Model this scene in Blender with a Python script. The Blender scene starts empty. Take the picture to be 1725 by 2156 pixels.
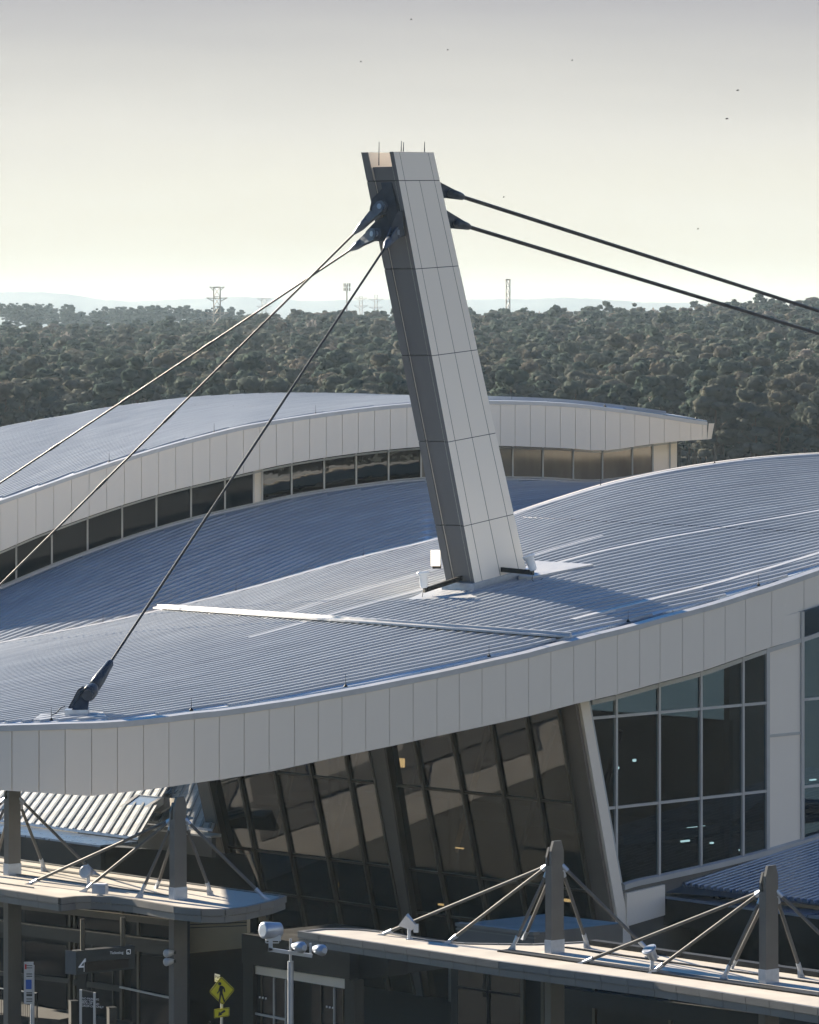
import bpy, bmesh, math, random
import numpy as np
from mathutils import Vector, Matrix

random.seed(11)
rng = np.random.default_rng(11)
sc = bpy.context.scene
COL = sc.collection
F, CX, HY, CZ = 10400.0, 862.5, 680.0, 31.0      # survey of the place: focal length, axis, eye height
GROUND = -7.0
KY = 2.0                                        # depths below are in units of 2 m
R = math.radians
V = Vector

# ------------------------------------------------------------------ survey helpers
def P(px, py, Y):
    Y = Y * KY
    return V(((px - CX) * Y / F, Y, CZ - (py - HY) * Y / F))
def Pz(px, py, Z):
    Y = (CZ - Z) * F / (py - HY)
    return V(((px - CX) * Y / F, Y, Z))
def hit(px, py, p0, n):
    d = V(((px - CX) / F, 1.0, -(py - HY) / F))
    o = V((0, 0, CZ))
    return o + d * ((p0 - o).dot(n) / d.dot(n))
def curve(pts):
    x = np.array([p[0] for p in pts], float); y = np.array([p[1] for p in pts], float)
    h = np.diff(x); dl = np.diff(y) / h
    m = np.zeros_like(x)
    m[1:-1] = (dl[:-1] * h[1:] + dl[1:] * h[:-1]) / (h[:-1] + h[1:])
    m[0], m[-1] = dl[0], dl[-1]
    def f(t):
        i = int(np.clip(np.searchsorted(x, t) - 1, 0, len(h) - 1))
        s = (t - x[i]) / h[i]
        if s < 0: return float(y[0] + m[0] * (t - x[0]))
        if s > 1: return float(y[-1] + m[-1] * (t - x[-1]))
        return float(y[i]*(2*s**3-3*s**2+1) + h[i]*m[i]*(s**3-2*s**2+s) + y[i+1]*(-2*s**3+3*s**2) + h[i]*m[i+1]*(s**3-s**2))
    return f

# ------------------------------------------------------------------ mesh helpers
class MB:
    def __init__(s): s.v = []; s.f = []; s.smooth = []
    def add(s, vs, fs, sm=False):
        b = len(s.v); s.v += [tuple(v) for v in vs]
        s.f += [tuple(i + b for i in f) for f in fs]; s.smooth += [sm] * len(fs)
        return s
    def hexa(s, a, b):          # two quads, a (4 pts) and b (4 pts)
        return s.add(list(a) + list(b), [(0,1,2,3),(7,6,5,4),(0,4,5,1),(1,5,6,2),(2,6,7,3),(3,7,4,0)])
    def box(s, c, sx, sy, sz, ux=V((1,0,0)), uy=V((0,1,0)), uz=V((0,0,1))):
        c = V(c); ux = V(ux)*sx/2; uy = V(uy)*sy/2; uz = V(uz)*sz/2
        return s.hexa([c-ux-uy-uz, c+ux-uy-uz, c+ux+uy-uz, c-ux+uy-uz], [c-ux-uy+uz, c+ux-uy+uz, c+ux+uy+uz, c-ux+uy+uz])
    def prism(s, pts, d):
        n = len(pts); d = V(d)
        a = [V(p) for p in pts]; b = [p + d for p in a]
        return s.add(a + b, [tuple(range(n-1,-1,-1)), tuple(range(n, 2*n))] + [(i, (i+1) % n, n+(i+1) % n, n+i) for i in range(n)])
    def tube(s, p, q, r1, r2=None, n=10, caps=True):
        p = V(p); q = V(q); r2 = r1 if r2 is None else r2
        d = (q - p).normalized()
        u = d.cross(V((0,0,1))) if abs(d.z) < .99 else d.cross(V((1,0,0)))
        u.normalize(); w = d.cross(u)
        ring = [u*math.cos(2*math.pi*i/n) + w*math.sin(2*math.pi*i/n) for i in range(n)]
        vs = [p + k*r1 for k in ring] + [q + k*r2 for k in ring]
        s.add(vs, [(i, n+i, n+(i+1) % n, (i+1) % n) for i in range(n)], True)
        if caps: s.add(vs, [tuple(range(n)), tuple(range(2*n-1, n-1, -1))])
        return s
    def path(s, pts, r, n=6):
        for a, b in zip(pts[:-1], pts[1:]): s.tube(a, b, r, r, n, False)
        return s
    def bar(s, pts, prof, caps=True):   # pts: list of (point, side vector, up vector); prof: list of (side, up)
        n = len(prof); vs = []
        for p, sd, up in pts: vs += [p + sd*a + up*b for a, b in prof]
        fs = []
        for k in range(len(pts)-1):
            for i in range(n):
                j = (i+1) % n
                fs.append((k*n+i, k*n+j, (k+1)*n+j, (k+1)*n+i))
        if caps: fs += [tuple(range(n-1,-1,-1)), tuple((len(pts)-1)*n+i for i in range(n))]
        return s.add(vs, fs)
    def grid(s, rows, sm=True):
        nu = len(rows[0]); vs = [p for r in rows for p in r]
        return s.add(vs, [(j*nu+i, j*nu+i+1, (j+1)*nu+i+1, (j+1)*nu+i) for j in range(len(rows)-1) for i in range(nu-1)], sm)
    def lathe(s, p, axis, prof, n=14):
        p = V(p); d = V(axis).normalized()
        u = d.cross(V((0,0,1))) if abs(d.z) < .99 else d.cross(V((1,0,0)))
        u.normalize(); w = d.cross(u)
        vs = []
        for a, r in prof: vs += [p + d*a + (u*math.cos(2*math.pi*i/n) + w*math.sin(2*math.pi*i/n))*r for i in range(n)]
        fs = [(k*n+i, (k+1)*n+i, (k+1)*n+(i+1) % n, k*n+(i+1) % n) for k in range(len(prof)-1) for i in range(n)]
        s.add(vs, fs, True)
        s.add(vs, [tuple(range(n)), tuple(range(len(vs)-1, len(vs)-n-1, -1))])
        return s

def ob(name, mb, m, parent=None, recalc=True, **tags):
    me = bpy.data.meshes.new(name)
    me.from_pydata(mb.v, [], mb.f); me.update()
    me.polygons.foreach_set('use_smooth', mb.smooth)
    if recalc and mb.f:
        bm = bmesh.new(); bm.from_mesh(me); bmesh.ops.recalc_face_normals(bm, faces=bm.faces); bm.to_mesh(me); bm.free()
    me.materials.append(m)
    o = bpy.data.objects.new(name, me); COL.objects.link(o)
    if parent is not None: attach(o, parent)
    for k, v in tags.items(): o[k] = v
    return o
def world_of(o):
    return Matrix.Translation(o.location) if o.type == 'EMPTY' and o.parent is None else Matrix.Identity(4)
def attach(o, parent):
    o.parent = parent; o.matrix_parent_inverse = world_of(parent).inverted()
def thing(name, loc, label, cat, group=None):
    e = bpy.data.objects.new(name, None); COL.objects.link(e)
    e.location = loc; e.empty_display_size = .5
    e['label'] = label; e['category'] = cat
    if group: e['group'] = group
    return e
def copy_tree(o, parent=None):
    c = o.copy(); COL.objects.link(c)
    if parent is not None: c.parent = parent; c.matrix_parent_inverse = o.matrix_parent_inverse.copy()
    for ch in [x for x in bpy.data.objects if x.parent == o]: copy_tree(ch, c)
    return c

# ------------------------------------------------------------------ materials
def mat(name, base, rough=.5, metal=0., var=.0, vscale=1., bump=0., bscale=20., spec=.25, aniso_streak=False, ior=None, along=None, island=0.):
    m = bpy.data.materials.new(name); m.use_nodes = True
    nt = m.node_tree; b = nt.nodes['Principled BSDF']
    b.inputs['Base Color'].default_value = (*base, 1); b.inputs['Roughness'].default_value = rough
    b.inputs['Metallic'].default_value = metal; b.inputs['Specular IOR Level'].default_value = spec
    if ior: b.inputs['IOR'].default_value = ior
    if var or bump:
        tc = nt.nodes.new('ShaderNodeTexCoord')
    if var:
        mp = nt.nodes.new('ShaderNodeMapping'); mp.inputs['Scale'].default_value = (1, 1, .25) if aniso_streak else (1, 1, 1)
        if along is not None: mp.vector_type = 'TEXTURE'; mp.inputs['Rotation'].default_value = (0, 0, R(along)); mp.inputs['Scale'].default_value = (14, 1, 1)
        nt.links.new(tc.outputs['Object'], mp.inputs[0])
        n1 = nt.nodes.new('ShaderNodeTexNoise'); n1.inputs['Scale'].default_value = vscale; n1.inputs['Detail'].default_value = 6
        nt.links.new(mp.outputs[0], n1.inputs['Vector'])
        mr = nt.nodes.new('ShaderNodeMapRange'); mr.inputs[1].default_value = .3; mr.inputs[2].default_value = .7
        mr.inputs[3].default_value = 1 - var; mr.inputs[4].default_value = 1 + var
        nt.links.new(n1.outputs['Fac'], mr.inputs[0])
        mx = nt.nodes.new('ShaderNodeVectorMath'); mx.operation = 'SCALE'; mx.inputs[0].default_value = base
        if island:
            ge = nt.nodes.new('ShaderNodeNewGeometry'); mi = nt.nodes.new('ShaderNodeMapRange'); mi.inputs[3].default_value = 1-island; mi.inputs[4].default_value = 1+island
            nt.links.new(ge.outputs['Random Per Island'], mi.inputs[0]); mm = nt.nodes.new('ShaderNodeMath'); mm.operation = 'MULTIPLY'
            nt.links.new(mr.outputs[0], mm.inputs[0]); nt.links.new(mi.outputs[0], mm.inputs[1]); nt.links.new(mm.outputs[0], mx.inputs['Scale'])
        else: nt.links.new(mr.outputs[0], mx.inputs['Scale']); nt.links.new(mx.outputs[0], b.inputs['Base Color'])
        m2 = nt.nodes.new('ShaderNodeMapRange'); m2.inputs[3].default_value = max(.02, rough*(1-.35)); m2.inputs[4].default_value = min(1, rough*1.3)
        nt.links.new(n1.outputs['Fac'], m2.inputs[0]); nt.links.new(m2.outputs[0], b.inputs['Roughness'])
    if bump:
        n2 = nt.nodes.new('ShaderNodeTexNoise'); n2.inputs['Scale'].default_value = bscale; n2.inputs['Detail'].default_value = 3
        nt.links.new(tc.outputs['Object'], n2.inputs['Vector'])
        bp = nt.nodes.new('ShaderNodeBump'); bp.inputs['Strength'].default_value = bump; bp.inputs['Distance'].default_value = .05
        nt.links.new(n2.outputs['Fac'], bp.inputs['Height']); nt.links.new(bp.outputs[0], b.inputs['Normal'])
    return m

M = {}
M['panel'] = mat('silver_panel', (.74, .668, .57), .42, .0, .07, .9, .05, 1.2, aniso_streak=True, island=.045)
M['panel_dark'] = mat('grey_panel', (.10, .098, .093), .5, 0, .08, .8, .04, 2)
M['mast_shade_tone'] = mat('mast_shade_tone', (.13, .126, .122), .5, 0, .07, .9, .05, 1.2, aniso_streak=True)  # shade of the mast's left side put into the panel colour
M['mast_panel'] = mat('mast_panel', (.83, .755, .65), .4, 0, .06, .6, .05, 1.2, aniso_streak=True, island=.03)
M['seam'] = mat('dark_joint', (.03, .03, .03), .7)
M['roof'] = mat('metal_roof', (.585, .60, .615), .5, .0, .16, 1.3, .03, 3, spec=.05, along=48)
M['roof_rib'] = mat('metal_roof_rib', (.30, .325, .355), .5, .0, .12, 1.3, spec=.05, along=48)
M['roof_shade_tone'] = mat('shaded_metal_roof', (.13, .15, .18), .5, 0, .12, 1.3, .03, 3, spec=.1, along=48)  # darker copy of the roof metal, shade put into its colour
M['socket'] = mat('socket_metal', (.10, .118, .145), .4, .3, .2, 3)
M['gutter'] = mat('gutter_metal', (.16, .22, .32), .3, .6, .1, 1)
M['coping'] = mat('coping_metal', (.45, .45, .45), .45, .1, .05, 1)
M['dark_metal'] = mat('dark_metal', (.022, .022, .021), .5, 0, .1, 1)
M['bronze'] = mat('bronze_metal', (.07, .06, .045), .4, .3, .1, 1)
M['pier'] = mat('taupe_panel', (.15, .125, .105), .5, 0, .08, .6)
M['glass_bronze'] = mat('bronze_glass', (.010, .009, .007), .02, 0, 0, 1, .06, .35, .5, ior=1.55)
M['glass_dark'] = mat('dark_glass', (.004, .006, .008), .02, 0, 0, 1, .03, .3, .5, ior=1.45)
M['glass_wavy'] = mat('wavy_glass', (.012, .011, .010), .02, 0, 0, 1, .16, .5, .5, ior=1.6)
M['glass_tan'] = mat('tan_glass', (.17, .15, .125), .12, 0, .22, .9, .04, .4, .5, ior=1.5, aniso_streak=True)  # tan pane colour for the right part of the clerestory
M['glass_night'] = mat('night_glass', (.006, .009, .013), .03, 0, 0, 1, .02, .3, .5, ior=1.2)
M['mullion'] = mat('silver_mullion', (.42, .42, .41), .4, .2, .05, 1)
M['black'] = mat('black_steel', (.035, .044, .060), .4, .2, .25, 3, .1, 4)
M['cable_black'] = mat('black_cable_sheath', (.025, .023, .022), .4, .0, .4, 1.5, .3, 6)
M['cable'] = mat('steel_cable', (.026, .029, .035), .5, 0, .3, 1.5, spec=.1)
M['cream'] = mat('cream_canopy', (.46, .42, .36), .7, 0, .08, .8, .05, 3)
M['canopy_fascia'] = mat('canopy_panel', (.15, .145, .135), .45, .1, .06, 1)
M['pylon'] = mat('pylon_grey', (.105, .10, .093), .45, .1, .07, 1)
M['rod'] = mat('rod_steel', (.10, .098, .094), .5, 0, .15, 2, spec=.08)
M['white'] = mat('white_paint', (.78, .79, .80), .4)
M['lamp_metal'] = mat('lamp_metal', (.36, .40, .46), .35, .5, .1, 4)
M['pole'] = mat('galvanised_pole', (.36, .38, .41), .4, .6, .12, 3)
M['sign_dark'] = mat('sign_face', (.02, .024, .026), .5)
M['sign_yellow'] = mat('sign_yellow', (.55, .47, .01), .5, 0, .06, 3)
M['letter'] = mat('sign_letter', (.75, .75, .74), .5)
M['ink'] = mat('sign_black', (.008, .008, .008), .6)
M['blue_ink'] = mat('sign_blue', (.02, .08, .3), .5)
M['red_ink'] = mat('sign_red', (.4, .03, .03), .5)
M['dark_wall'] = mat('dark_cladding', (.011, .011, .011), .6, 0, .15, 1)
M['beige_wall'] = mat('beige_wall', (.27, .22, .135), .7, 0, .06, .8)
M['concrete'] = mat('concrete', (.30, .285, .26), .85, 0, .15, .4, .1, 4)
M['paving'] = mat('paving', (.032, .031, .03), .85, 0, .15, .4, .1, 4)
M['asphalt'] = mat('asphalt', (.055, .053, .05), .9, 0, .2, .25, .2, 8)
M['earth'] = mat('forest_floor', (.035, .035, .028), .95, 0, .35, .03)
M['hill'] = mat('far_hill', (.08, .09, .08), .95, 0, .2, .01)
M['lattice'] = mat('galvanised_lattice', (.20, .18, .15), .5, .3)
M['bird'] = mat('bird_feather', (.03, .028, .026), .8)
M['skylight'] = mat('skylight_glazing', (.38, .45, .55), .15, .3, .05, 1)
M['bark'] = mat('pine_bark', (.12, .09, .065), .9, 0, .2, 1)

def glazing(name, tint, ior, bump, bscale):
    m = bpy.data.materials.new(name); m.use_nodes = True
    nt = m.node_tree; nt.nodes.clear()
    out = nt.nodes.new('ShaderNodeOutputMaterial'); tr = nt.nodes.new('ShaderNodeBsdfTransparent'); gl = nt.nodes.new('ShaderNodeBsdfGlossy')
    tr.inputs[0].default_value = (*tint, 1); gl.inputs['Roughness'].default_value = .02
    fr = nt.nodes.new('ShaderNodeFresnel'); fr.inputs[0].default_value = ior
    tc = nt.nodes.new('ShaderNodeTexCoord'); n2 = nt.nodes.new('ShaderNodeTexNoise'); n2.inputs['Scale'].default_value = bscale
    nt.links.new(tc.outputs['Object'], n2.inputs['Vector'])
    bp = nt.nodes.new('ShaderNodeBump'); bp.inputs['Strength'].default_value = bump; bp.inputs['Distance'].default_value = .05
    nt.links.new(n2.outputs['Fac'], bp.inputs['Height']); nt.links.new(bp.outputs[0], gl.inputs['Normal'])
    mx = nt.nodes.new('ShaderNodeMixShader'); ge = nt.nodes.new('ShaderNodeNewGeometry'); iv = nt.nodes.new('ShaderNodeMath'); iv.operation = 'SUBTRACT'; iv.inputs[0].default_value = 1; nt.links.new(ge.outputs['Backfacing'], iv.inputs[1])
    ml = nt.nodes.new('ShaderNodeMath'); ml.operation = 'MULTIPLY'; nt.links.new(fr.outputs[0], ml.inputs[0]); nt.links.new(iv.outputs[0], ml.inputs[1])
    nt.links.new(ml.outputs[0], mx.inputs[0]); nt.links.new(tr.outputs[0], mx.inputs[1]); nt.links.new(gl.outputs[0], mx.inputs[2])
    nt.links.new(mx.outputs[0], out.inputs[0]); return m
M['glass_bronze'] = glazing('bronze_glass', (.40, .35, .26), 2.0, .08, .5)
M['glass_dark'] = glazing('dark_glass', (.34, .45, .52), 1.45, .05, .3)
M['wood'] = mat('wood_wall', (.20, .12, .085), .6, 0, .3, .6, along=48)
M['inner_wall'] = mat('inner_wall', (.16, .145, .115), .8, 0, .25, .3)
M['lit_lamp'] = bpy.data.materials.new('lit_lamp'); M['lit_lamp'].use_nodes = True
_b = M['lit_lamp'].node_tree.nodes['Principled BSDF']; _b.inputs['Emission Color'].default_value = (1, .9, .7, 1); _b.inputs['Emission Strength'].default_value = .8
def foliage(name):
    m = bpy.data.materials.new(name); m.use_nodes = True
    nt = m.node_tree; nt.nodes.clear()
    out = nt.nodes.new('ShaderNodeOutputMaterial')
    at = nt.nodes.new('ShaderNodeAttribute'); at.attribute_name = 'tint'
    cr = nt.nodes.new('ShaderNodeValToRGB')
    el = cr.color_ramp.elements
    el[0].position = 0; el[0].color = (.056, .079, .070, 1)
    el[1].position = 1; el[1].color = (.23, .21, .19, 1)
    for p, c in ((.35, (.070, .091, .077)), (.6, (.106, .109, .092)), (.8, (.142, .126, .104))):
        e = el.new(p); e.color = (*c, 1)
    nt.links.new(at.outputs['Fac'], cr.inputs[0])
    d = nt.nodes.new('ShaderNodeBsdfDiffuse'); t = nt.nodes.new('ShaderNodeBsdfTranslucent')
    mx = nt.nodes.new('ShaderNodeMixShader'); mx.inputs[0].default_value = .35
    nt.links.new(cr.outputs[0], d.inputs[0]); nt.links.new(cr.outputs[0], t.inputs[0])
    nt.links.new(d.outputs[0], mx.inputs[1]); nt.links.new(t.outputs[0], mx.inputs[2]); nt.links.new(mx.outputs[0], out.inputs[0])
    return m
M['foliage'] = foliage('pine_foliage')

# ------------------------------------------------------------------ roof surfaces
class Patch:
    def __init__(s, fy, fY, by, bY, bulge=.3):
        s.fy, s.fY, s.by, s.bY, s.bulge = fy, fY, by, bY, bulge
    def ends(s, px):
        a = P(px, s.fy(px), s.fY(px)); b = P(px, s.by(px), s.bY(px)); return a, b
    def pt(s, px, v):
        a, b = s.ends(px)
        Y = a.y + (b.y - a.y) * v
        return V(((px - CX) * Y / F, Y, a.z + (b.z - a.z) * v + s.bulge * 4 * v * (1 - v)))
    def inv(s, X, Y):
        px = CX + X * F / Y; a, b = s.ends(px)
        return px, (Y - a.y) / (b.y - a.y)
    def z(s, X, Y):
        px, v = s.inv(X, Y); return s.pt(px, v).z
    def at(s, px, py):           # surface point seen in direction (px, py)
        lo, hi = 0., 1.
        for _ in range(40):
            m = (lo + hi) / 2; q = s.pt(px, m)
            if HY + (CZ - q.z) * F / q.y > py: lo = m
            else: hi = m
        return s.pt(px, lo)
    def sheet(s, p0, p1, v0, v1, nu, nv, dz=0.):
        rows = []
        for j in range(nv + 1):
            r = []
            for i in range(nu + 1):
                px = p0 + (p1 - p0) * i / nu
                a = v0(px) if callable(v0) else v0; b = v1(px) if callable(v1) else v1
                q = s.pt(px, a + (b - a) * j / nv); q.z += dz; r.append(q)
            rows.append(r)
        return rows
    def ribs(s, mb, theta, p0, p1, v0, v1, step, prof, ds=1.0, skip=None, offset=0.):
        c, sn = math.cos(theta), math.sin(theta)
        f0 = v0 if callable(v0) else (lambda x: v0); f1 = v1 if callable(v1) else (lambda x: v1)
        cor = [s.pt(px, v) for px in np.linspace(p0, p1, 30) for v in (0, 1)]
        ts = [-q.x*sn + q.y*c for q in cor]; ss = [q.x*c + q.y*sn for q in cor]
        t = math.floor(min(ts)/step)*step + offset
        side = V((-sn, c, 0)); up = V((0, 0, 1))
        def inside(sv, tv):
            X, Y = sv*c - tv*sn, sv*sn + tv*c
            if Y < 5: return False
            px, v = s.inv(X, Y)
            return p0 <= px <= p1 and f0(px) <= v <= f1(px)
        def q(sv, tv):
            X, Y = sv*c - tv*sn, sv*sn + tv*c
            return (V((X, Y, s.z(X, Y))), side, up)
        def edge(a, b, tv):      # a inside, b outside
            for _ in range(14):
                m = (a + b)/2
                if inside(m, tv): a = m
                else: b = m
            return a
        while t < max(ts):
            run = []; prev = None
            sv = min(ss) - ds
            while sv < max(ss) + ds:
                ins = inside(sv, t)
                if ins:
                    if not run and prev is not None: run.append(q(edge(sv, prev, t), t))
                    run.append(q(sv, t))
                elif run:
                    run.append(q(edge(prev, sv, t), t))
                    if len(run) > 1: mb.bar(run, prof)
                    run = []
                prev = sv; sv += ds
            if len(run) > 1: mb.bar(run, prof)
            t += step
RIB = [(-.12, -.015), (-.08, .11), (.08, .11), (.12, -.015)]
RIB2 = [(-.16, -.015), (-.11, .13), (.11, .13), (.16, -.015)]

# --- front roof
f_top = curve([(-120,1536),(0,1531),(82,1529),(140,1527),(193,1526),(247,1523),(302,1518),(355,1512),(410,1505),(461,1500),(514,1493),(566,1485),(620,1477),(670,1468),(720,1459),(770,1450),(820,1440),(870,1430),(920,1420),(967,1410),(1015,1399),(1065,1388),(1113,1377),(1160,1364),(1208,1352),(1254,1340),(1300,1329),(1347,1317),(1390,1305),(1437,1293),(1482,1281),(1527,1268),(1570,1254),(1625,1237),(1693,1214),(1725,1203),(1900,1148),(2100,1095),(2300,1060)])
f_bot = curve([(-120,1655),(25,1665.5),(82,1669),(137,1673),(193,1676),(247,1670),(302,1664),(355,1657),(409,1649),(461,1642),(514,1633.5),(566,1625.5),(620,1614),(720,1592),(820,1572),(920,1550),(1015,1530),(1113,1508),(1208,1483),(1300,1462),(1390,1437),(1482,1412),(1570,1381),(1625,1362),(1693,1341),(1725,1330),(1900,1272),(2100,1215),(2300,1175)])
f_Y = curve([(-400,119.5),(0,117.5),(193,117.6),(400,119.2),(600,121.2),(1000,126.5),(1500,135),(1725,139.5),(2300,152)])
c_top = curve([(-400,1448),(0,1355),(217,1312),(497,1245),(765,1170),(910,1135),(1000,1108),(1090,1077),(1194,1043),(1271,1020),(1375,996),(1505,974),(1608,962),(1725,954),(2000,950),(2300,965)])
c_Y = curve([(-400,146),(0,146.5),(500,149),(1000,152),(1725,165),(2300,178)])
FRONT = Patch(f_top, f_Y, c_top, c_Y, .3)
FL, FR = -32, 2100
TH = R(48)
def gut(px, w=1.0):
    a, b = FRONT.ends(px); return 1.7*w / (b.y - a.y)

front = thing('terminal_building', (4, 256, GROUND), 'large terminal hall in front with swooping ribbed silver roof and tall leaning bronze glass', 'building')
mb = MB().grid(FRONT.sheet(FL, FR, lambda p: gut(p, 1.0), 1.0, 110, 16))
roof = ob('roof', mb, M['roof'], front)
mb = MB(); FRONT.ribs(mb, TH, FL+2, FR-2, lambda p: gut(p, 1.05), .985, .64, RIB, 1.3)
ob('roof_rib', mb, M['roof_rib'], roof, kind='stuff')
# trough gutter
rows = []
for dz, w in ((.0, 1.0), (-.22, .98), (-.22, .42), (.05, .40)):
    r = []
    for i in range(111):
        px = FL + (FR-FL)*i/110; q = FRONT.pt(px, gut(px, w)); q.z += dz; r.append(q)
    rows.append(r)
ob('gutter', MB().grid(rows, False), M['gutter'], front)
# coping along the front edge
def edge_frames(patch, p0, p1, n, v=0.):
    out = []
    pts = [patch.pt(p0+(p1-p0)*i/n, v) for i in range(n+1)]
    for i, p in enumerate(pts):
        d = pts[min(i+1, n)] - pts[max(i-1, 0)]; d.z = 0; d.normalize()
        out.append((p, V((-d.y, d.x, 0)), V((0, 0, 1))))
    return out
ob('coping', MB().bar(edge_frames(FRONT, FL, FR, 110), [(-.05, -.20), (-.05, .08), (.40, .12), (.40, -.20)]), M['coping'], front)
# heavier roll near the edge and lighter batten lines in the sheeting
mb = MB()
fr = [(FRONT.pt(px, gut(px, 3.2)), V((-.74,.67,0)), V((0,0,1))) for px in np.linspace(1205, FR, 60)]
mb.bar(fr, [(-.24, 0), (-.2, .13), (.2, .13), (.24, 0)])
ob('edge_roll', mb, M['coping'], front)
mb = MB()
c_, s_ = math.cos(TH), math.sin(TH)
def along(px, py, length, back=0.):
    q0 = FRONT.at(px, py); out = []
    for k in range(int((length+back)/1.0)+1):
        X, Y = q0.x + c_*(k-back), q0.y + s_*(k-back)
        pp, v = FRONT.inv(X, Y)
        if not (0.02 < v < .985): continue
        out.append((V((X, Y, FRONT.z(X, Y))), V((-s_, c_, 0)), V((0,0,1))))
    return out
for a in (along(1110, 1207, 52), along(520, 1345, 30), along(365, 1281, 24), along(560, 1306, 21)):
    if len(a) > 1: mb.bar(a, [(-.30, -.01), (-.25, .09), (.25, .09), (.30, -.01)])
ob('batten', mb, M['coping'], front, kind='stuff')
# cover strip over the expansion joint
pts = []
for k in range(31):
    u = k/30; px, py = 336 + (1202-336)*u, 1284 + (1346-1284)*u
    q = FRONT.at(px, py); q.z += .10; pts.append(q)
fr = []
for i, p in enumerate(pts):
    d = pts[min(i+1, 30)] - pts[max(i-1, 0)]; d.z = 0; d.normalize(); fr.append((p, V((-d.y, d.x, 0)), V((0,0,1))))
ob('joint_cover', MB().bar(fr, [(-.42, 0), (-.42, .10), (-.16, .16), (-.14, .26), (.16, .26), (.2, .14), (.42, .08), (.42, 0)]), M['coping'], front)
# crest roll
fr = [(FRONT.pt(px, .965), V((-.74,.67,0)), V((0,0,1))) for px in np.linspace(FL+2, FR, 80)]
ob('crest_roll', MB().bar(fr, [(-.28, 0), (-.2, .16), (.2, .16), (.28, 0)]), M['coping'], front)
ob('crest_edge', MB().bar(edge_frames(FRONT, FL, FR, 90, 1.), [(-.2, .05), (.12, .05), (.12, -.7), (-.2, -.7)]), M['panel'], front)
# lightning conductor run over the roof, with its clips
mb = MB(); pts = []
for k in range(40):
    u = k/39; q = FRONT.at(1096+(1800-1096)*u, 1092+(1128-1092)*u); q.z += .10; pts.append(q)
mb.path(pts, .013, 5)
for q in pts[::2]: mb.box(q, .08, .08, .04)
ob('conductor_cable', mb, M['black'], front)
# fascia panels
seams = [-118,-62,-32,25,82,137,193,247,302,355.5,409,461.5,514,566.5,620,670,720,770,820,870,920,967,1015,1065,1113,1160,1208,1254,1300,1347,1390,1437,1482,1527,1570,1625,1693,1762,1830,1890,1945,2000,2050,2100]
seams = [s for s in seams if s >= FL]
def fascia(seams, top, bot, Yf, lean=0., gap=.022, tk=.06, topoff=.10):
    mb = MB()
    for a, b in zip(seams[:-1], seams[1:]):
        g = gap*F/(KY*Yf(a))
        la, lb = a+g, b-g
        q = []
        for px, fn in ((la, bot), (lb, bot), (lb, top), (la, top)):
            Y = Yf(px); p = P(px, fn(px), Y)
            if fn is top: p.z -= topoff
            else: p.y += lean
            q.append(p)
        d = V((.4, .85, 0))*tk*2
        mb.hexa(q, [x + d for x in q])
    bk = MB()
    r0, r1 = [], []
    for px in np.linspace(seams[0], seams[-1], 90):
        Y = KY*Yf(px) + .09
        p = P(px, bot(px), Yf(px)); p.y = Y + lean; p.z += .01; r0.append(p)
        p = P(px, top(px), Yf(px)); p.y = Y; p.z -= topoff + .01; r1.append(p)
    bk.grid([r0, r1], False)
    return mb, bk
mb, bk = fascia(seams, f_top, f_bot, f_Y)
fa = ob('fascia', mb, M['panel'], front); ob('joint_backing', bk, M['seam'], fa)
# soffit, rising a little behind the fascia
rows = []
for k, (w, dz) in enumerate(((.1, .02), (.35, .5), (1.2, 1.5))):
    r = []
    for px in np.linspace(FL, FR, 90):
        q = P(px, f_bot(px), f_Y(px)); q.y += w; q.z += dz; r.append(q)
    rows.append(r)
r = []
for px in np.linspace(FL, FR, 90):
    q = FRONT.pt(px, 1.); q.z -= .9; r.append(q)
rows.append(r)
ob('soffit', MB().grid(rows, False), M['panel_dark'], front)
# closing end of the wing
a = P(FL, f_bot(FL), f_Y(FL)); b = FRONT.pt(FL, 0); d_ = FRONT.pt(FL, 1.)
mb = MB().add([a, b + V((0,0,.1)), d_ + V((0,0,.05)), d_ + V((0,0,-.9)), a + V((0,1.2,1.5))], [(0,1,2,3,4)])
ob('wing_end', mb, M['panel'], front)

# --- rear hall
b_top = curve([(-900,1170),(-500,1150),(-200,1115),(-80,1086),(0,1057),(75.6,1031),(150.6,1004.4),(224.6,980),(298,957),(370,936),(442,917),(512.5,900),(582,888),(652,877),(721,867.7),(789,859.5),(857,853),(925,849),(1000,846.5),(1085,847),(1149,849),(1212,853),(1275,860),(1337,868),(1399,877),(1455,886),(1490,891)])
b_bot = curve([(-900,1275),(-500,1258),(-200,1222),(-80,1192),(0,1161),(75.6,1128),(150.6,1100),(224.6,1074),(298,1051),(370,1031),(442,1014),(512.5,997),(582,981),(652,968.5),(721,958),(789,949.5),(857,943),(925,939),(1000,938),(1085,939.5),(1149,942),(1212,945),(1262,948.6),(1300,946),(1337,940),(1399,932),(1455,927),(1490,925)])
b_Y = curve([(-900,158),(-80,154.5),(0,155),(400,157.5),(800,160.8),(1270,165),(1490,168)])
bb_top = curve([(-900,1075),(-500,1015),(-80,922),(0,901),(67,888),(146,875),(205,863),(278,853),(391,839),(486,833),(591,829.5),(689,830),(771,832),(857,835),(950,836.5),(1033,839.5),(1194,848),(1271,855.5),(1349,865),(1442,879),(1490,889)])
bb_Y = curve([(-900,186),(0,182),(591,184),(857,181),(1100,174),(1300,169.5),(1490,169)])
REAR = Patch(b_top, b_Y, bb_top, bb_Y, .15)
BL, BR = -426.25, 1489
rear = thing('terminal_building', (-5, 320, GROUND), 'rear terminal hall with arched silver roof above a band of dark clerestory windows', 'building')
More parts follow.
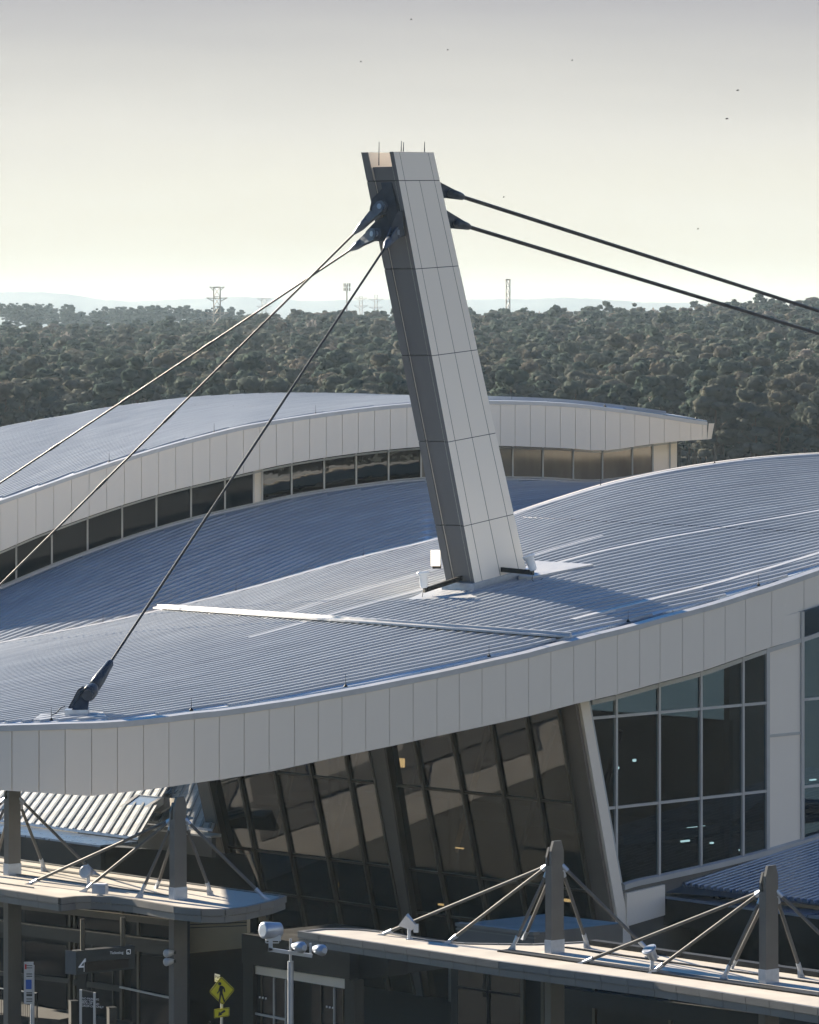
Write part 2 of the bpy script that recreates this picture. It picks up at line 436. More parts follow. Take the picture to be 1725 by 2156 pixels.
def gutb(px, w):
    a, b = REAR.ends(px); return min(.5, 1.7*w / (b.y - a.y))
rroof = ob('roof', MB().grid(REAR.sheet(BL, BR, lambda p: gutb(p, .9), 1., 110, 14)), M['roof'], rear)
mb = MB(); REAR.ribs(mb, R(42), BL, 1400, lambda p: gutb(p, .95), .985, .80, RIB2, 1.5)
ob('roof_rib', mb, M['roof_rib'], rroof, kind='stuff')
rows = []
for dz, w in ((.0, .9), (-.2, .88), (-.2, .36), (.05, .34)):
    r = []
    for i in range(111):
        px = BL + (BR-BL)*i/110; q = REAR.pt(px, gutb(px, w)); q.z += dz; r.append(q)
    rows.append(r)
ob('gutter', MB().grid(rows, False), M['gutter'], rear)
ob('coping', MB().bar(edge_frames(REAR, BL, BR, 110), [(-.05, -.16), (-.05, .08), (.34, .12), (.34, -.16)]), M['coping'], rear)
ob('ridge_edge', MB().bar(edge_frames(REAR, BL, BR, 110, 1.), [(-.2, .07), (.15, .07), (.15, -.5), (-.2, -.5)]), M['coping'], rear)
bs = [0,37.5,75.6,113,150.6,187.6,224.6,262,298,334,370,406,442,477.5,512.5,547,582,617,652,687,721,754.6,789,822,857]
bs = [-426.25+38.75*i for i in range(11)] + bs
bs += [890, 922, 955, 988, 1021, 1053.7, 1084.8, 1117, 1148.5, 1180, 1212, 1244, 1275, 1306, 1337, 1368, 1399, 1432, 1455, 1480, 1489]
mb, bk = fascia(bs, b_top, b_bot, b_Y, 0, .018, .05, .08)
fa = ob('fascia', mb, M['panel'], rear); ob('joint_backing', bk, M['seam'], fa)
rows = []
for w, dz in ((.1, .03), (3.0, .12)):
    r = []
    for px in np.linspace(BL, BR, 90):
        q = P(px, b_bot(px), b_Y(px)); q.y += w; q.z += dz; r.append(q)
    rows.append(r)
r = []
for px in np.linspace(BL, BR, 90):
    q = REAR.pt(px, 1.); q.z -= .5; r.append(q)
rows.append(r)
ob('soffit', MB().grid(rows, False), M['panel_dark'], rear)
a = P(BR, b_top(BR), b_Y(BR)); b = P(BR, b_bot(BR), b_Y(BR)); q = REAR.pt(BR, 1.)
ob('end_panel', MB().prism([b + V((.02,0,0)), b + V((.35, 1.6, 0)), a + V((.55,1.6,-.05)), a + V((.12,0,-.02))], (.06, .1, 0)), M['panel'], rear)
mb = MB(); pts = []
for k in range(30):
    u = k/29; q = REAR.at(278+(665-278)*u, 853+(862-853)*u - 0*u); q.z += .1; pts.append(q)
mb.path(pts, .013, 5)
for q in pts[::2]: mb.box(q, .08, .08, .04)
ob('conductor_cable', mb, M['black'], rear)

# clerestory: wall plane curve 1.4 m behind the fascia
w_bot = curve([(-120,1290),(0,1241),(110.5,1194.6),(257,1140.7),(401,1097),(534.6,1066),(617,1048),(750,1027.5),(887,1012),(980,1009.5),(1074,1010),(1142,1011),(1261,1016),(1300,1012),(1430,990)])
def w_Y(px): return b_Y(px) + 1.3
def wp(px, f):
    zt = P(px, b_bot(px), b_Y(px)).z + .35; p = P(px, w_bot(px), w_Y(px))
    p.z += (zt - p.z) * f; return p
ws = [-110, -38, 34.4, 109.4, 184.5, 257.5, 329.5, 402.5, 474, 534.5, 552.5, 614.5, 683, 750.5, 818.5, 887, 953, 1018, 1080, 1143.5, 1207.5, 1269, 1332, 1375, 1411, 1425]
frames = MB()
for i, (a, b) in enumerate(zip(ws[:-1], ws[1:])):
    solid = (a == 534.5) or a >= 1375
    q = [wp(a, 0), wp(b, 0), wp(b, 1), wp(a, 1)]
    dd = V((.03, .10, 0))
    m_ = MB().hexa(q, [x + dd for x in q])
    w = ob('wall_panel' if solid else 'window', m_, M['panel'] if solid else M['glass_tan'] if a > 860 else M['glass_wavy'] if a > 540 else M['glass_night'], rear)
    for px in (a,):
        p0, p1 = wp(px, 0), wp(px, 1)
        frames.box((p0+p1)/2 + V((0, -.03, 0)), .11, .16, (p1-p0).length)
    n = 3
    for fv, hh in ((.06, .14), (.80, .12)):
        for k in range(n):
            x0, x1 = a + (b-a)*k/n, a + (b-a)*(k+1)/n
            p0, p1 = wp(x0, fv) + V((0,-.05,0)), wp(x1, fv) + V((0,-.05,0))
            u = V((0,0,hh/2))
            frames.hexa([p0-u, p1-u, p1+u, p0+u], [x + V((.02,.1,0)) for x in (p0-u, p1-u, p1+u, p0+u)])
ob('window_frame', frames, M['mullion'], rear)
fr = []
for px in np.linspace(-115, 1425, 80):
    p = P(px, w_bot(px), w_Y(px)); fr.append((p, V((.25,.95,0)), V((0,0,1))))
ob('sill_flashing', MB().bar(fr, [(-.55, -.05), (-.5, .10), (-.05, .16), (-.05, -.05)]), M['coping'], rear)

# valley roof between the two halls
def v_fY(px): return c_Y(px) + .15
def v_fy(px):
    p = FRONT.pt(px, 1.); z = min(p.z - .12, 18.9 if px > 1050 else 99)
    if px > 900: z = min(p.z - .12, 17.4 + .0042*(px-900))
    return HY + (CZ - z) * F / (KY*v_fY(px))
def v_bY(px): return w_Y(px) - .35
def v_by(px):
    p = P(px, w_bot(px), w_Y(px)); return HY + (CZ - (p.z + .02)) * F / (KY*v_bY(px))
VAL = Patch(v_fy, v_fY, v_by, v_bY, .12)
vroof = ob('valley_roof', MB().grid(VAL.sheet(-62, 1430, 0, 1, 90, 10)), M['roof'], rear)
mb = MB(); VAL.ribs(mb, R(44), -62, 1430, .005, .95, .66, RIB2, 1.3)
ob('roof_rib', mb, M['roof_rib'], vroof, kind='stuff')

# ------------------------------------------------------------------ front hall: glazed walls under the roof
dR = V((.883, .938, 0)).normalized()                       # right wall direction
PC = P(1286, 1882, 132.6)                                  # foot of the raking corner
nR = V((dR.y, -dR.x, 0))
mdir = (hit(1218, 1489, PC, nR) - PC).normalized()         # rake of the corner
hL = V((math.cos(TH), -math.sin(TH), 0))
nL = hL.cross(mdir).normalized()
if nL.y > 0: nL = -nL
def L(px, py): return hit(px, py, PC, nL)
def Rw(px, py): return hit(px, py, PC, nR)
def soff(p): return p
# mullion guide lines of the leaning wall: (x at upper y, upper y, x at lower y, lower y)
LM = [(451,1646,500.4,1870.6), (507.5,1637,555,1870.6), (581.7,1626.8,647,1959), (656,1614,723,1955.4), (732.6,1600,797,1959),
      (790,1589.6,852,1920), (827,1602,882,1955), (878.5,1572,945.7,1920), (956,1554,1016,1867), (1040,1540,1100,1870), (1112,1517,1172,1872), (1187,1500,1251,1882)]
def lm(i, y):
    x0, y0, x1, y1 = LM[i]; return x0 + (x1-x0)*(y-y0)/(y1-y0)
def bary(a, b, mb, w, t_out, t_in, n):
    d = (b - a).normalized(); s = n.cross(d).normalized()*w/2
    mb.hexa([a-s+n*t_out, a+s+n*t_out, b+s+n*t_out, b-s+n*t_out], [a-s-n*t_in, a+s-n*t_in, b+s-n*t_in, b-s-n*t_in])
# transom heights as world Z on the wall
zt = [L(700, 1639).z, L(700, 1810).z, L(900, 1923).z]
zt.append(zt[2] - (zt[1]-zt[2])); 
ztop, zbot = 12.5, GROUND
def mpoint(i, z):                       # point on mullion i at height z
    a = L(LM[i][0], LM[i][1]); b = L(LM[i][2], LM[i][3]); d = (b-a)
    return a + d * ((z - a.z)/d.z)
zl = [ztop] + zt + [zbot]
ztop_of = {}
for i in range(len(LM)):
    # stop just under the soffit
    q = mpoint(i, 10.)
    ztop_of[i] = None
def under_soffit(p):
    px = CX + p.x*F/p.y
    q = P(px, f_bot(px), f_Y(px)); e = FRONT.pt(px, 1.)
    y0, z0 = q.y + 1.2, q.z + 1.5
    if p.y < y0: return z0
    return z0 + (e.z - .9 - z0)*(p.y-y0)/(e.y-y0)
def mtop(i):
    z = 9.
    for _ in range(12):
        p = mpoint(i, z); z = under_soffit(p)
    return z
mt = [mtop(i) for i in range(len(LM))]
for i in range(len(LM)-1):
    if i == 5: continue
    for k in range(len(zl)-1):
        za, zb = zl[k], zl[k+1]
        ta, tb = (mt[i], mt[i+1]) if k == 0 else (za, za)
        if k == 0 and (mt[i] < zb or mt[i+1] < zb):
            ta, tb = max(mt[i], zb+.02), max(mt[i+1], zb+.02)
        q = [mpoint(i, zb), mpoint(i+1, zb), mpoint(i+1, tb), mpoint(i, ta)]
        ob('window_pane', MB().hexa(q, [x - nL*.04 for x in q]), M['glass_bronze'], front)
for i in range(1, len(LM)-1):
    if i in (5, 6): continue
    mb = MB(); bary(mpoint(i, zbot), mpoint(i, mt[i]), mb, .20, .18, .12, nL)
    ob('mullion', mb, M['bronze'], front)
for z in zt:
    for lo, hi in ((0, 5), (6, len(LM)-1)):
        mb = MB(); bary(mpoint(lo, z), mpoint(hi, z), mb, .13, .10, .08, nL)
        ob('transom', mb, M['bronze'], front)
def pier(p00, p01, p10, p11, name, m, n, t=.25):   # quad bottom-left, bottom-right, top-right, top-left
    ob(name, MB().hexa([x + n*t for x in (p00, p01, p10, p11)], [x - n*.5 for x in (p00, p01, p10, p11)]), m, front)
def xo(p, px): return p + hL*px
pier(mpoint(5, zbot), mpoint(6, zbot), mpoint(6, mt[6]), mpoint(5, mt[5]), 'pier', M['pier'], nL, .35)
w0 = (L(451,1646) - L(423.4,1648.7)).length
pier(mpoint(0, zbot) - hL*w0, mpoint(0, zbot), mpoint(0, mt[0]), mpoint(0, mt[0]) - hL*w0, 'pier', M['pier'], nL, .3)
for i in (0, 5, 6, 11):
    mb = MB(); bary(mpoint(i, zbot) , mpoint(i, mt[i]), mb, .16, .42, .1, nL); ob('mullion', mb, M['bronze'], front)
# raking corner pier: brown face in the leaning wall, grey face in the right wall
def corner(z): return PC + mdir*((z - PC.z)/mdir.z)
zc = under_soffit(corner(10.))
a0, a1 = mpoint(11, zbot), mpoint(11, mt[11])
c0, c1 = corner(zbot), corner(zc)
ob('corner_pier', MB().hexa([a0 + nL*.2, c0 + nL*.2, c1 + nL*.2, a1 + nL*.2], [a0 - nL*.4, c0 - nL*.4, c1 - nL*.4, a1 - nL*.4]), M['pier'], front)
g0, g1 = Rw(1306.6, 1882), Rw(1236.6, 1489)
gd = (g1 - g0); 
def grey(z): return g0 + gd*((z-g0.z)/gd.z)
gz = under_soffit(grey(10.)) 
ob('corner_pier', MB().hexa([c0 + nR*.2, grey(zbot) + nR*.2, grey(gz) + nR*.2, c1 + nR*.2], [c0 - nR*.3, grey(zbot) - nR*.3, grey(gz) - nR*.3, c1 - nR*.3]), M['panel'], front)
# right wall
def rz(px, z):            # point on right wall at column px and height z
    p = Rw(px, 1600); return V((p.x, p.y, z))
def rsof(px):
    p = rz(px, 0); return under_soffit(p)
sill = curve([(1300,1866),(1310,1862),(1392,1842),(1500,1818),(1614,1789),(1725,1757),(2100,1640)])
RX = [1283, 1420*0+1386, 1474, 1563, 1614]
RXs = [1386.5, 1474.5, 1563, 1615]
ztr = [Rw(1500, 1490).z, Rw(1500, 1678).z]
def cell(px0, px1, zb0, zb1, zt0, zt1, name='window_pane', m=None, leftpts=None):
    q = [rz(px0, zb0), rz(px1, zb1), rz(px1, zt1), rz(px0, zt0)]
    if leftpts: q[0], q[3] = leftpts
    ob(name, MB().hexa(q, [x - nR*.05 for x in q]), m or M['glass_dark'], front)
xs = [1296, 1386.5, 1474.5, 1563, 1615]
for i in range(4):
    a, b = xs[i], xs[i+1]
    zb = [rz(a, 0), rz(b, 0)]
    sb0, sb1 = Rw(a, sill(a)).z, Rw(b, sill(b)).z
    lv = [None] + ztr[::-1] + [None]
    for k in range(3):
        b0, b1 = (sb0, sb1) if k == 0 else (lv[k], lv[k])
        t0, t1 = (rsof(a), rsof(b)) if k == 2 else (lv[k+1], lv[k+1])
        cell(a, b, b0, b1, t0, t1)
# triangular lights beside the raking pier
for b0, t0 in ((Rw(1296, sill(1296)).z, ztr[1]), (ztr[1], ztr[0]), (ztr[0], rsof(1290))):
    q = [grey(b0), rz(1296, b0), rz(1296, t0), grey(t0)]
    if (q[1]-q[0]).dot(dR) < .05: q = [rz(1296, b0) - dR*.02, rz(1296, b0), rz(1296, t0), grey(t0)]
    ob('window_pane', MB().hexa(q, [x - nR*.05 for x in q]), M['glass_dark'], front)
for px in [1296] + xs[1:] + [1688]:
    z0 = Rw(px, sill(px)).z; mb = MB(); bary(rz(px, z0), rz(px, rsof(px)), mb, .17 if px < 1600 else .26, .12, .1, nR); ob('mullion', mb, M['mullion'], front)
mb = MB(); bary(grey(Rw(1300, 1860).z) + dR*.1, grey(gz) + dR*.1, mb, .16, .14, .1, nR); ob('mullion', mb, M['mullion'], front)
for z in ztr:
    mb = MB(); bary(grey(z), rz(1615, z), mb, .15, .09, .1, nR); ob('transom', mb, M['mullion'], front)
    mb = MB(); bary(rz(1688, z - (.0 if z > 6 else .0)), rz(2000, z), mb, .15, .09, .1, nR); ob('transom', mb, M['mullion'], front)
cell(1615, 1688, Rw(1615, sill(1615)).z, Rw(1688, sill(1688)).z, ztr[0]-1.9, ztr[0]-1.9, 'wall_panel', M['panel'])
cell(1615, 1688, ztr[0]-1.82, ztr[0]-1.82, rsof(1615), rsof(1688), 'wall_panel', M['panel'])
mb = MB(); bary(rz(1615, ztr[0]-1.86), rz(1688, ztr[0]-1.86), mb, .16, .06, .1, nR); ob('transom', mb, M['mullion'], front)
for a, b in ((1688, 1790), (1790, 1890), (1890, 2000)):
    for b_, t_ in ((None, ztr[1]), (ztr[1], ztr[0]), (ztr[0], None)):
        cell(a, b, Rw(a, sill(a)).z if b_ is None else b_, Rw(b, sill(b)).z if b_ is None else b_, rsof(a) if t_ is None else t_, rsof(b) if t_ is None else t_)
# head trim just under the fascia and sill trim
fr = []
for px in np.linspace(1245, 2000, 40):
    q = P(px, f_bot(px), f_Y(px)); w = rz(px, 0); w.z = CZ - (f_bot(px)+5-HY)*w.y/F; fr.append((w, -nR, V((0,0,1))))
ob('head_trim', MB().bar(fr, [(-.10, -.12), (-.10, .12), (.05, .12), (.05, -.12)]), M['mullion'], front)
fr = [(Rw(px, sill(px)), -nR, V((0,0,1))) for px in np.linspace(1310, 2000, 40)]
ob('window_sill', MB().bar(fr, [(-.22, -.30), (-.22, -.02), (-.02, .06), (.06, .06), (.06, -.30)]), M['mullion'], front)
# wall below the sill
q = [rz(1306, zbot), rz(2000, zbot), Rw(2000, sill(2000)), Rw(1306, sill(1306))]
q[2].z -= .31; q[3].z -= .31
ob('base_wall', MB().hexa([x + nR*.1 for x in q], [x - nR*.2 for x in q]), M['panel_dark'], front)
q = [Rw(1312, 1950), Rw(1392, 1926), Rw(1392, 1862), Rw(1312, 1880)]
ob('base_panel', MB().hexa([x + nR*.30 for x in q], [x + nR*.11 for x in q]), M['panel'], front)
# dark core so nothing shows through behind the glazing
mb = MB()
pa, pb, pc_, pd = mpoint(0, 0) - nL*2, mpoint(11, 0) - nL*2 , rz(2000, 0) - nR*2, V((-6, 300, 0))
poly = [V((p.x, p.y, zbot)) for p in (pa, pb, pc_, V((40, 332, 0)), pd)]

hN = V((nL.x, nL.y, 0)).normalized()
def inner(name, p0, p1, z0, z1, m, t=.3):
    d = (p1-p0); d.z = 0; d.normalize(); n = V((-d.y, d.x, 0))
    a, b = V((p0.x, p0.y, z0)), V((p1.x, p1.y, z0)); u = V((0, 0, z1-z0))
    return ob(name, MB().hexa([a, b, b+u, a+u], [x + n*t for x in (a, b, b+u, a+u)]), m, front)
lf, lr = mpoint(0, 2), mpoint(11, 2)
inner('inner_wall', lf - hN*9, lr - hN*9 + dR*2, GROUND, 9.0, M['inner_wall'])
inner('inner_wall', lr - hN*9 + dR*2, rz(1900, 0) - nR*10, GROUND, 13.6, M['wood'])
inner('inner_wall', lf - hN*.5, lf - hN*9, GROUND, 9.0, M['inner_wall'])
for z in (-2.8, 3.2):
    q = [lf - hN*2.6, lr - hN*2.6, rz(1900, 0) - nR*1.5, rz(1900, 0) - nR*10, lr - hN*9 + dR*2, lf - hN*9]
    ob('floor_slab', MB().prism([V((x.x, x.y, z)) for x in q], (0, 0, -.5)), M['inner_wall'], front)
for k in range(6):
    p = lf.lerp(lr, (k+.5)/6) - hN*1.9; q = lf.lerp(lr, (k+1.1)/6) - hN*1.9
    ob('brace', MB().tube(V((p.x, p.y, 1.)), V((q.x, q.y, 9.)), .16, .16, 8), M['ink'] if k % 3 else M['panel'], front)
    if k % 2: ob('inner_column', MB().tube(V((p.x, p.y, GROUND)), V((p.x, p.y, 9.)), .3, .3, 12), M['inner_wall'], front)
for (px, py, sx_, sz_) in ((1466,1742,1.5,.07),(1443,1771,.7,.10),(1499,1775,.22,.10),(1336,1601,.2,.14),(1300,1617,.2,.14),(1560,1790,.2,.1),(1712,1642,.5,.08)):
    p = hit(px, py, PC - nR*1.3, nR); ob('ceiling_lamp', MB().box(p, sx_, .12, sz_, dR, nR), M['lit_lamp'], front)
for (px, py, sx_, sz_) in ((843,1606,.65,.5),(706,1862,.5,.25),(1000,1800,.3,.08),(968,1786,.6,.06),(1195,1896,.5,.15),(930,1905,.5,.1)):
    p = hit(px, py, PC - nL*1.3, nL); ob('ceiling_lamp', MB().box(p, sx_, .12, sz_, hL, hN), M['lit_lamp'], front)
# ------------------------------------------------------------------ low roofs beside the front hall
al = hL.copy()                       # direction of canopies and eaves

low = thing('low_wing', (-16, 292, GROUND), 'low wing behind the left canopy with sunlit ribbed roof and grey eaves', 'building')
def flat_roof(parent, e0, e1, back, rise, step, rib_dir, label=None, wout=.0):
    # e0,e1 eave ends (3d); back: horizontal vector to the upper edge
    f0, f1 = e0 + back + V((0,0,rise)), e1 + back + V((0,0,rise))
    rf = ob('roof', MB().hexa([e0, e1, f1, f0], [x + V((0,0,-.15)) for x in (e0, e1, f1, f0)]), M['roof'], parent)
    mb = MB(); d = (e1-e0); ln = d.length; d.normalize(); n = int(ln/step)
    for i in range(n+1):
        p = e0 + d*(i*step); q = p + (f0-e0)
        mb.bar([(p, d, V((0,0,1))), (q, d, V((0,0,1)))], [(-.14,.0),(-.10,.06),(.10,.06),(.14,.0)])
    ob('roof_rib', mb, M['roof_rib'], rf, kind='stuff')
    return rf
# right-hand (upper) low roof: eave runs behind the left pier
ZA = 1.2
eA0, eA1 = Pz(164, 1727, ZA), Pz(446, 1764, ZA)
rk = V((.03, 1, 0)).normalized()
rfA = flat_roof(low, eA0 + V((0,1.,.40)), eA1 + V((0,1.,.40)), rk*25, 1.7, .80, rk)
dA = (eA1-eA0).normalized(); nA = V((dA.y, -dA.x, 0))
if nA.y > 0: nA = -nA
def strip(p0, p1, n, top, bot, out, thick, name, m, parent):
    mb = MB(); a, b = p0 + n*out, p1 + n*out; u = V((0,0,top)); l = V((0,0,bot))
    mb.hexa([a+l, b+l, b+u, a+u], [x - n*thick for x in (a+l, b+l, b+u, a+u)]); return ob(name, mb, m, parent)
strip(eA0, eA1, nA, .0, -1.15, .0, .3, 'eave_fascia', M['panel_dark'], low)
mb = MB(); mb.bar([(eA0 + V((0,0,.05)), -nA, V((0,0,1))), (eA1 + V((0,0,.05)), -nA, V((0,0,1)))], [(-.05,-.06),(-.05,.05),(.7,.12),(.7,-.06)])
ob('gutter', mb, M['coping'], low)
# left (lower, nearer) roof
eB0, eB1 = Pz(-160, 1725, ZA+.3), Pz(214, 1777, ZA+.3)
eB0 = Pz(-160, 1733, 1.6); eB1 = Pz(212, 1783, 1.6)
strip(eB0, eB1, nA, .0, -1.35, .0, .3, 'eave_fascia', M['dark_wall'], low)
mb = MB(); mb.bar([(eB0 + V((0,0,.03)), -nA, V((0,0,1))), (eB1 + V((0,0,.03)), -nA, V((0,0,1)))], [(-.05,-.06),(-.05,.05),(2.6,.10),(2.6,-.06)])
ob('gutter', mb, M['gutter'], low)
eC0 = eB0 - nA*2.6 + V((0,0,.35)); eC1 = eB1 - nA*2.6 + V((0,0,.35)) 
rfB = flat_roof(low, eC0, eC1, rk*31, 1.3, .80, rk)
# end cheek of the upper eave, wall below
q0 = eA0 + V((0,0,-.02))
ob('eave_cheek', MB().prism([q0, q0 - nA*4, q0 - nA*4 + V((0,0,-1.15)), q0 + V((0,0,-1.15))], dA*.1), M['panel_dark'], low)
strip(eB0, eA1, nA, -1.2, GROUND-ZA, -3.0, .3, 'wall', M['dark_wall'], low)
# skylight hatch on the low roof
h0 = Pz(262, 1707, 2.05); mb = MB()
c0_, c1_, c2_, c3_ = Pz(250, 1704, 2.3), Pz(296, 1707, 2.3), Pz(341, 1680, 2.75), Pz(290, 1675, 2.75)
mb.hexa([x + V((0,0,-.35)) for x in (c0_, c1_, c2_, c3_)], [c0_, c1_, c2_, c3_])
sk = ob('skylight', mb, M['skylight'], low)
mb = MB()
for a, b in ((c0_, c1_), (c1_, c2_), (c2_, c3_), (c3_, c0_)): bary(a, b, mb, .22, .05, .4, V((0,0,1)))
ob('frame', mb, M['coping'], sk)
mb = MB(); q = [Pz(300, 1709, 2.0), Pz(340, 1713, 2.0), Pz(386, 1686, 2.4), Pz(348, 1683, 2.4)]
mb.hexa(q, [x + V((0,0,.10)) for x in q]); ob('roof_curb', mb, M['cream'], low)
mb = MB()
for k in range(5):
    a = Pz(330 + 12*k, 1676 - 1.5*k, 2.3); b = Pz(352 + 12*k, 1662 - 1.5*k, 2.4); mb.tube(a, b, .07)
mb.tube(Pz(318, 1672, 2.3), Pz(392, 1664, 2.3), .06); ob('roof_pipe', mb, M['bronze'], low)

lowR = thing('low_wing', (20, 268, GROUND), 'low wing in shade right of the leaning wall with blue ribbed roof', 'building')
ZR = .3
eR0, eR1 = Pz(1392, 1857, ZR), Pz(1860, 1922, ZR)
u0 = Rw(1392, sill(1392)+12); u1 = Rw(1980, sill(1980)+12)
e0r, e1r = Pz(1395, 1858, ZR), Pz(1800, 1912, ZR)
N_ = 26; r0, r1 = [], []
mbr = MB()
dR2 = dR.copy()
tri = [e0r, e1r, e1r + dR2*17 + V((0,0,1.9)), e0r + V((.3,.4,.25))]
# sheet from eave to wall
wl0 = Rw(1396, sill(1396)+10) + nR*.25; wl1 = Rw(1900, sill(1900)+10) + nR*.25
nq = (e1r-e0r).cross(wl1-e0r).normalized()
zz = lambda p: e0r.z - (nq.x*(p.x-e0r.x) + nq.y*(p.y-e0r.y))/nq.z
wl0.z = zz(wl0)
quad = [e0r, e1r, V((wl1.x, wl1.y, wl1.z)), V((wl0.x, wl0.y, wl0.z))]
rf = ob('roof', MB().hexa(quad, [x + V((0,0,-.15)) for x in quad]), M['roof_shade_tone'], lowR)
mb = MB()
nrib = 30
for i in range(1, nrib):
    a = e0r.lerp(e1r, i/nrib)
    # ribs run parallel to the tall wall, from the eave to the far edge
    b = a + dR2*29
    # plane height
    b.z = zz(b); a2 = a.copy(); a2.z = zz(a2)
    mb.bar([(a2 - dR2*.25, nR, V((0,0,1))), (b, nR, V((0,0,1)))], [(-.16,-.02),(-.10,.18),(.10,.18),(.16,-.02)])
ob('roof_rib', mb, M['gutter'], rf, kind='stuff')
ext = [e1r, e1r + dR2*22, quad[2] + dR2*10, quad[2]]
for x in ext[1:3]: x.z = zz(x)
dE = (e1r-e0r).normalized(); nE = V((dE.y, -dE.x, 0))
if nE.y > 0: nE = -nE
gA, gB = Pz(1372, 1886, -.2), Pz(1850, 1950, -.2)
strip(gA, gB, nE, .0, -1.5, 0, .3, 'eave_fascia', M['dark_wall'], lowR)
mb = MB(); mb.bar([(gA + V((0,0,.02)), -nE, V((0,0,1))), (gB + V((0,0,.02)), -nE, V((0,0,1)))], [(-.06,-.08),(-.06,.06),(1.7,.12),(1.7,-.08)])
ob('gutter', mb, M['gutter'], lowR)
strip(gA, gB, nE, -1.4, GROUND+.2, -2.2, .3, 'wall', M['dark_wall'], lowR)

# ------------------------------------------------------------------ mast
mast = thing('mast', (5.5, 277.5, 15.5), 'tall leaning mast clad in silver panels rising from the ribbed roof', 'mast')
C0, R0, L0 = P(1002,1238,138.0), P(1110,1208,139.6), P(942,1235,138.75)
C1, R1, L1 = P(829,319,135.6), P(913.4,320.5,136.8), P(760.5,320.7,136.45)
K0, K1 = R0 + (L0-C0), R1 + (L1-C1)
def mq(u, v, w):     # u: C->R, v: C->L, w: up
    a = C0 + (R0-C0)*u + (L0-C0)*v; b = C1 + (R1-C1)*u + (L1-C1)*v
    return a + (b-a)*w
ws_ = [(319, 0)]
wy = lambda y: (1238 - y)/(1238 - 319)
bands = [0, wy(1106), wy(927), wy(745), wy(563), wy(379), 1.0]
G = .0028
def slab(u0, u1, v0, v1, w0, w1):
    a = [mq(u0,v0,w0), mq(u1,v0,w0), mq(u1,v1,w0), mq(u0,v1,w0)]
    b = [mq(u0,v0,w1), mq(u1,v0,w1), mq(u1,v1,w1), mq(u0,v1,w1)]
    return a, b
# front slab: face panels split by joints, over a dark core
core = MB(); core.hexa(*slab(.006, .994, .006, .125, 0, .999)); 
fs = ob('front_slab', MB(), M['mast_panel'], mast)
mbp = MB(); mbe = MB()
for k in range(6):
    w0, w1 = bands[k] + .0008, bands[k+1] - .0008
    if k == 0: w0 = 0
    if k == 5: w1 = 1
    us = [0, .145, .5, .862, 1] if k < 5 else [0, .145, .862, 1]
    for a, b in zip(us[:-1], us[1:]):
        ga = .0055 if a > 0 else 0; gb = .0055 if b < 1 else 0
        mbp.hexa(*slab(a+ga, b-gb, 0, .006, w0, w1))
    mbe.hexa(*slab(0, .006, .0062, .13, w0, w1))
    mbp.hexa(*slab(.994, 1, .0062, .13, w0, w1))
    mbp.hexa(*slab(0, 1, .1255, .1305, w0, w1))
me = fs.data; me.from_pydata(mbp.v, [], mbp.f); me.update()
ob('joint_backing', core, M['seam'], fs); ob('edge_shade_tone', mbe, M['mast_shade_tone'], fs)  # left slab edge carries the mast's shade in its colour
mb = MB(); mbe = MB()
for k in range(6):
    w0, w1 = bands[k] + (.0012 if k else 0), bands[k+1] - (.0012 if k < 5 else 0)
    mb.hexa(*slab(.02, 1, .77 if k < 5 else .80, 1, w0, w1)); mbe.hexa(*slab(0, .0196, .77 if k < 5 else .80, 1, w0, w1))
rs = ob('rear_slab', mb, M['panel'], mast); ob('edge_shade_tone', mbe, M['mast_shade_tone'], rs)
ob('joint_backing', MB().hexa(*slab(.01, .99, .83, .99, 0, .995)), M['seam'], rs)
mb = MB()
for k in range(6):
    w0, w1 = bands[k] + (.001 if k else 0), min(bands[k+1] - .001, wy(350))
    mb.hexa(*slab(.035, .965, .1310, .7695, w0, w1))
ob('web', mb, M['mast_shade_tone'], mast)
mb = MB()
for k in range(1, 5): mb.hexa(*slab(.13, .87, .1310, .7695, bands[k]-.0012, bands[k]+.0012))
# base curb
mb = MB()
zb = -.55
for (ua, ub, va, vb) in ((-.06, 1.06, -.07, 1.05),):
    a = [mq(ua,va,.012), mq(ub,va,.012), mq(ub,vb,.012), mq(ua,vb,.012)]
    b = [x + V((0,0,-1.25)) for x in a]
    mb.hexa(b, a)
ob('base_curb', mb, M['lamp_metal'], mast)
mb = MB(); q = [FRONT.at(1092, 1222), FRONT.at(1122, 1222), FRONT.at(1250, 1196), FRONT.at(1118, 1188)]
mb.hexa([x + V((0,0,.0)) for x in q], [x + V((0,0,.22)) for x in q]); ob('roof_saddle', mb, M['coping'], mast)
mb = MB(); q = [FRONT.at(860, 1266), FRONT.at(1006, 1262), FRONT.at(950, 1240), FRONT.at(905, 1245)]
mb.hexa([x + V((0,0,.0)) for x in q], [x + V((0,0,.12)) for x in q]); ob('roof_saddle', mb, M['coping'], mast)
# air terminals at the top
for px, y0, y1, Y in ((798, 348, 298, 136.2), (845, 319, 296.5, 135.85), (849.5, 319, 299, 135.75), (894, 320, 298, 136.5)):
    ob('air_terminal', MB().tube(P(px, y0, Y), P(px + .5, y1, Y), .035, .02, 6), M['black'], mast)
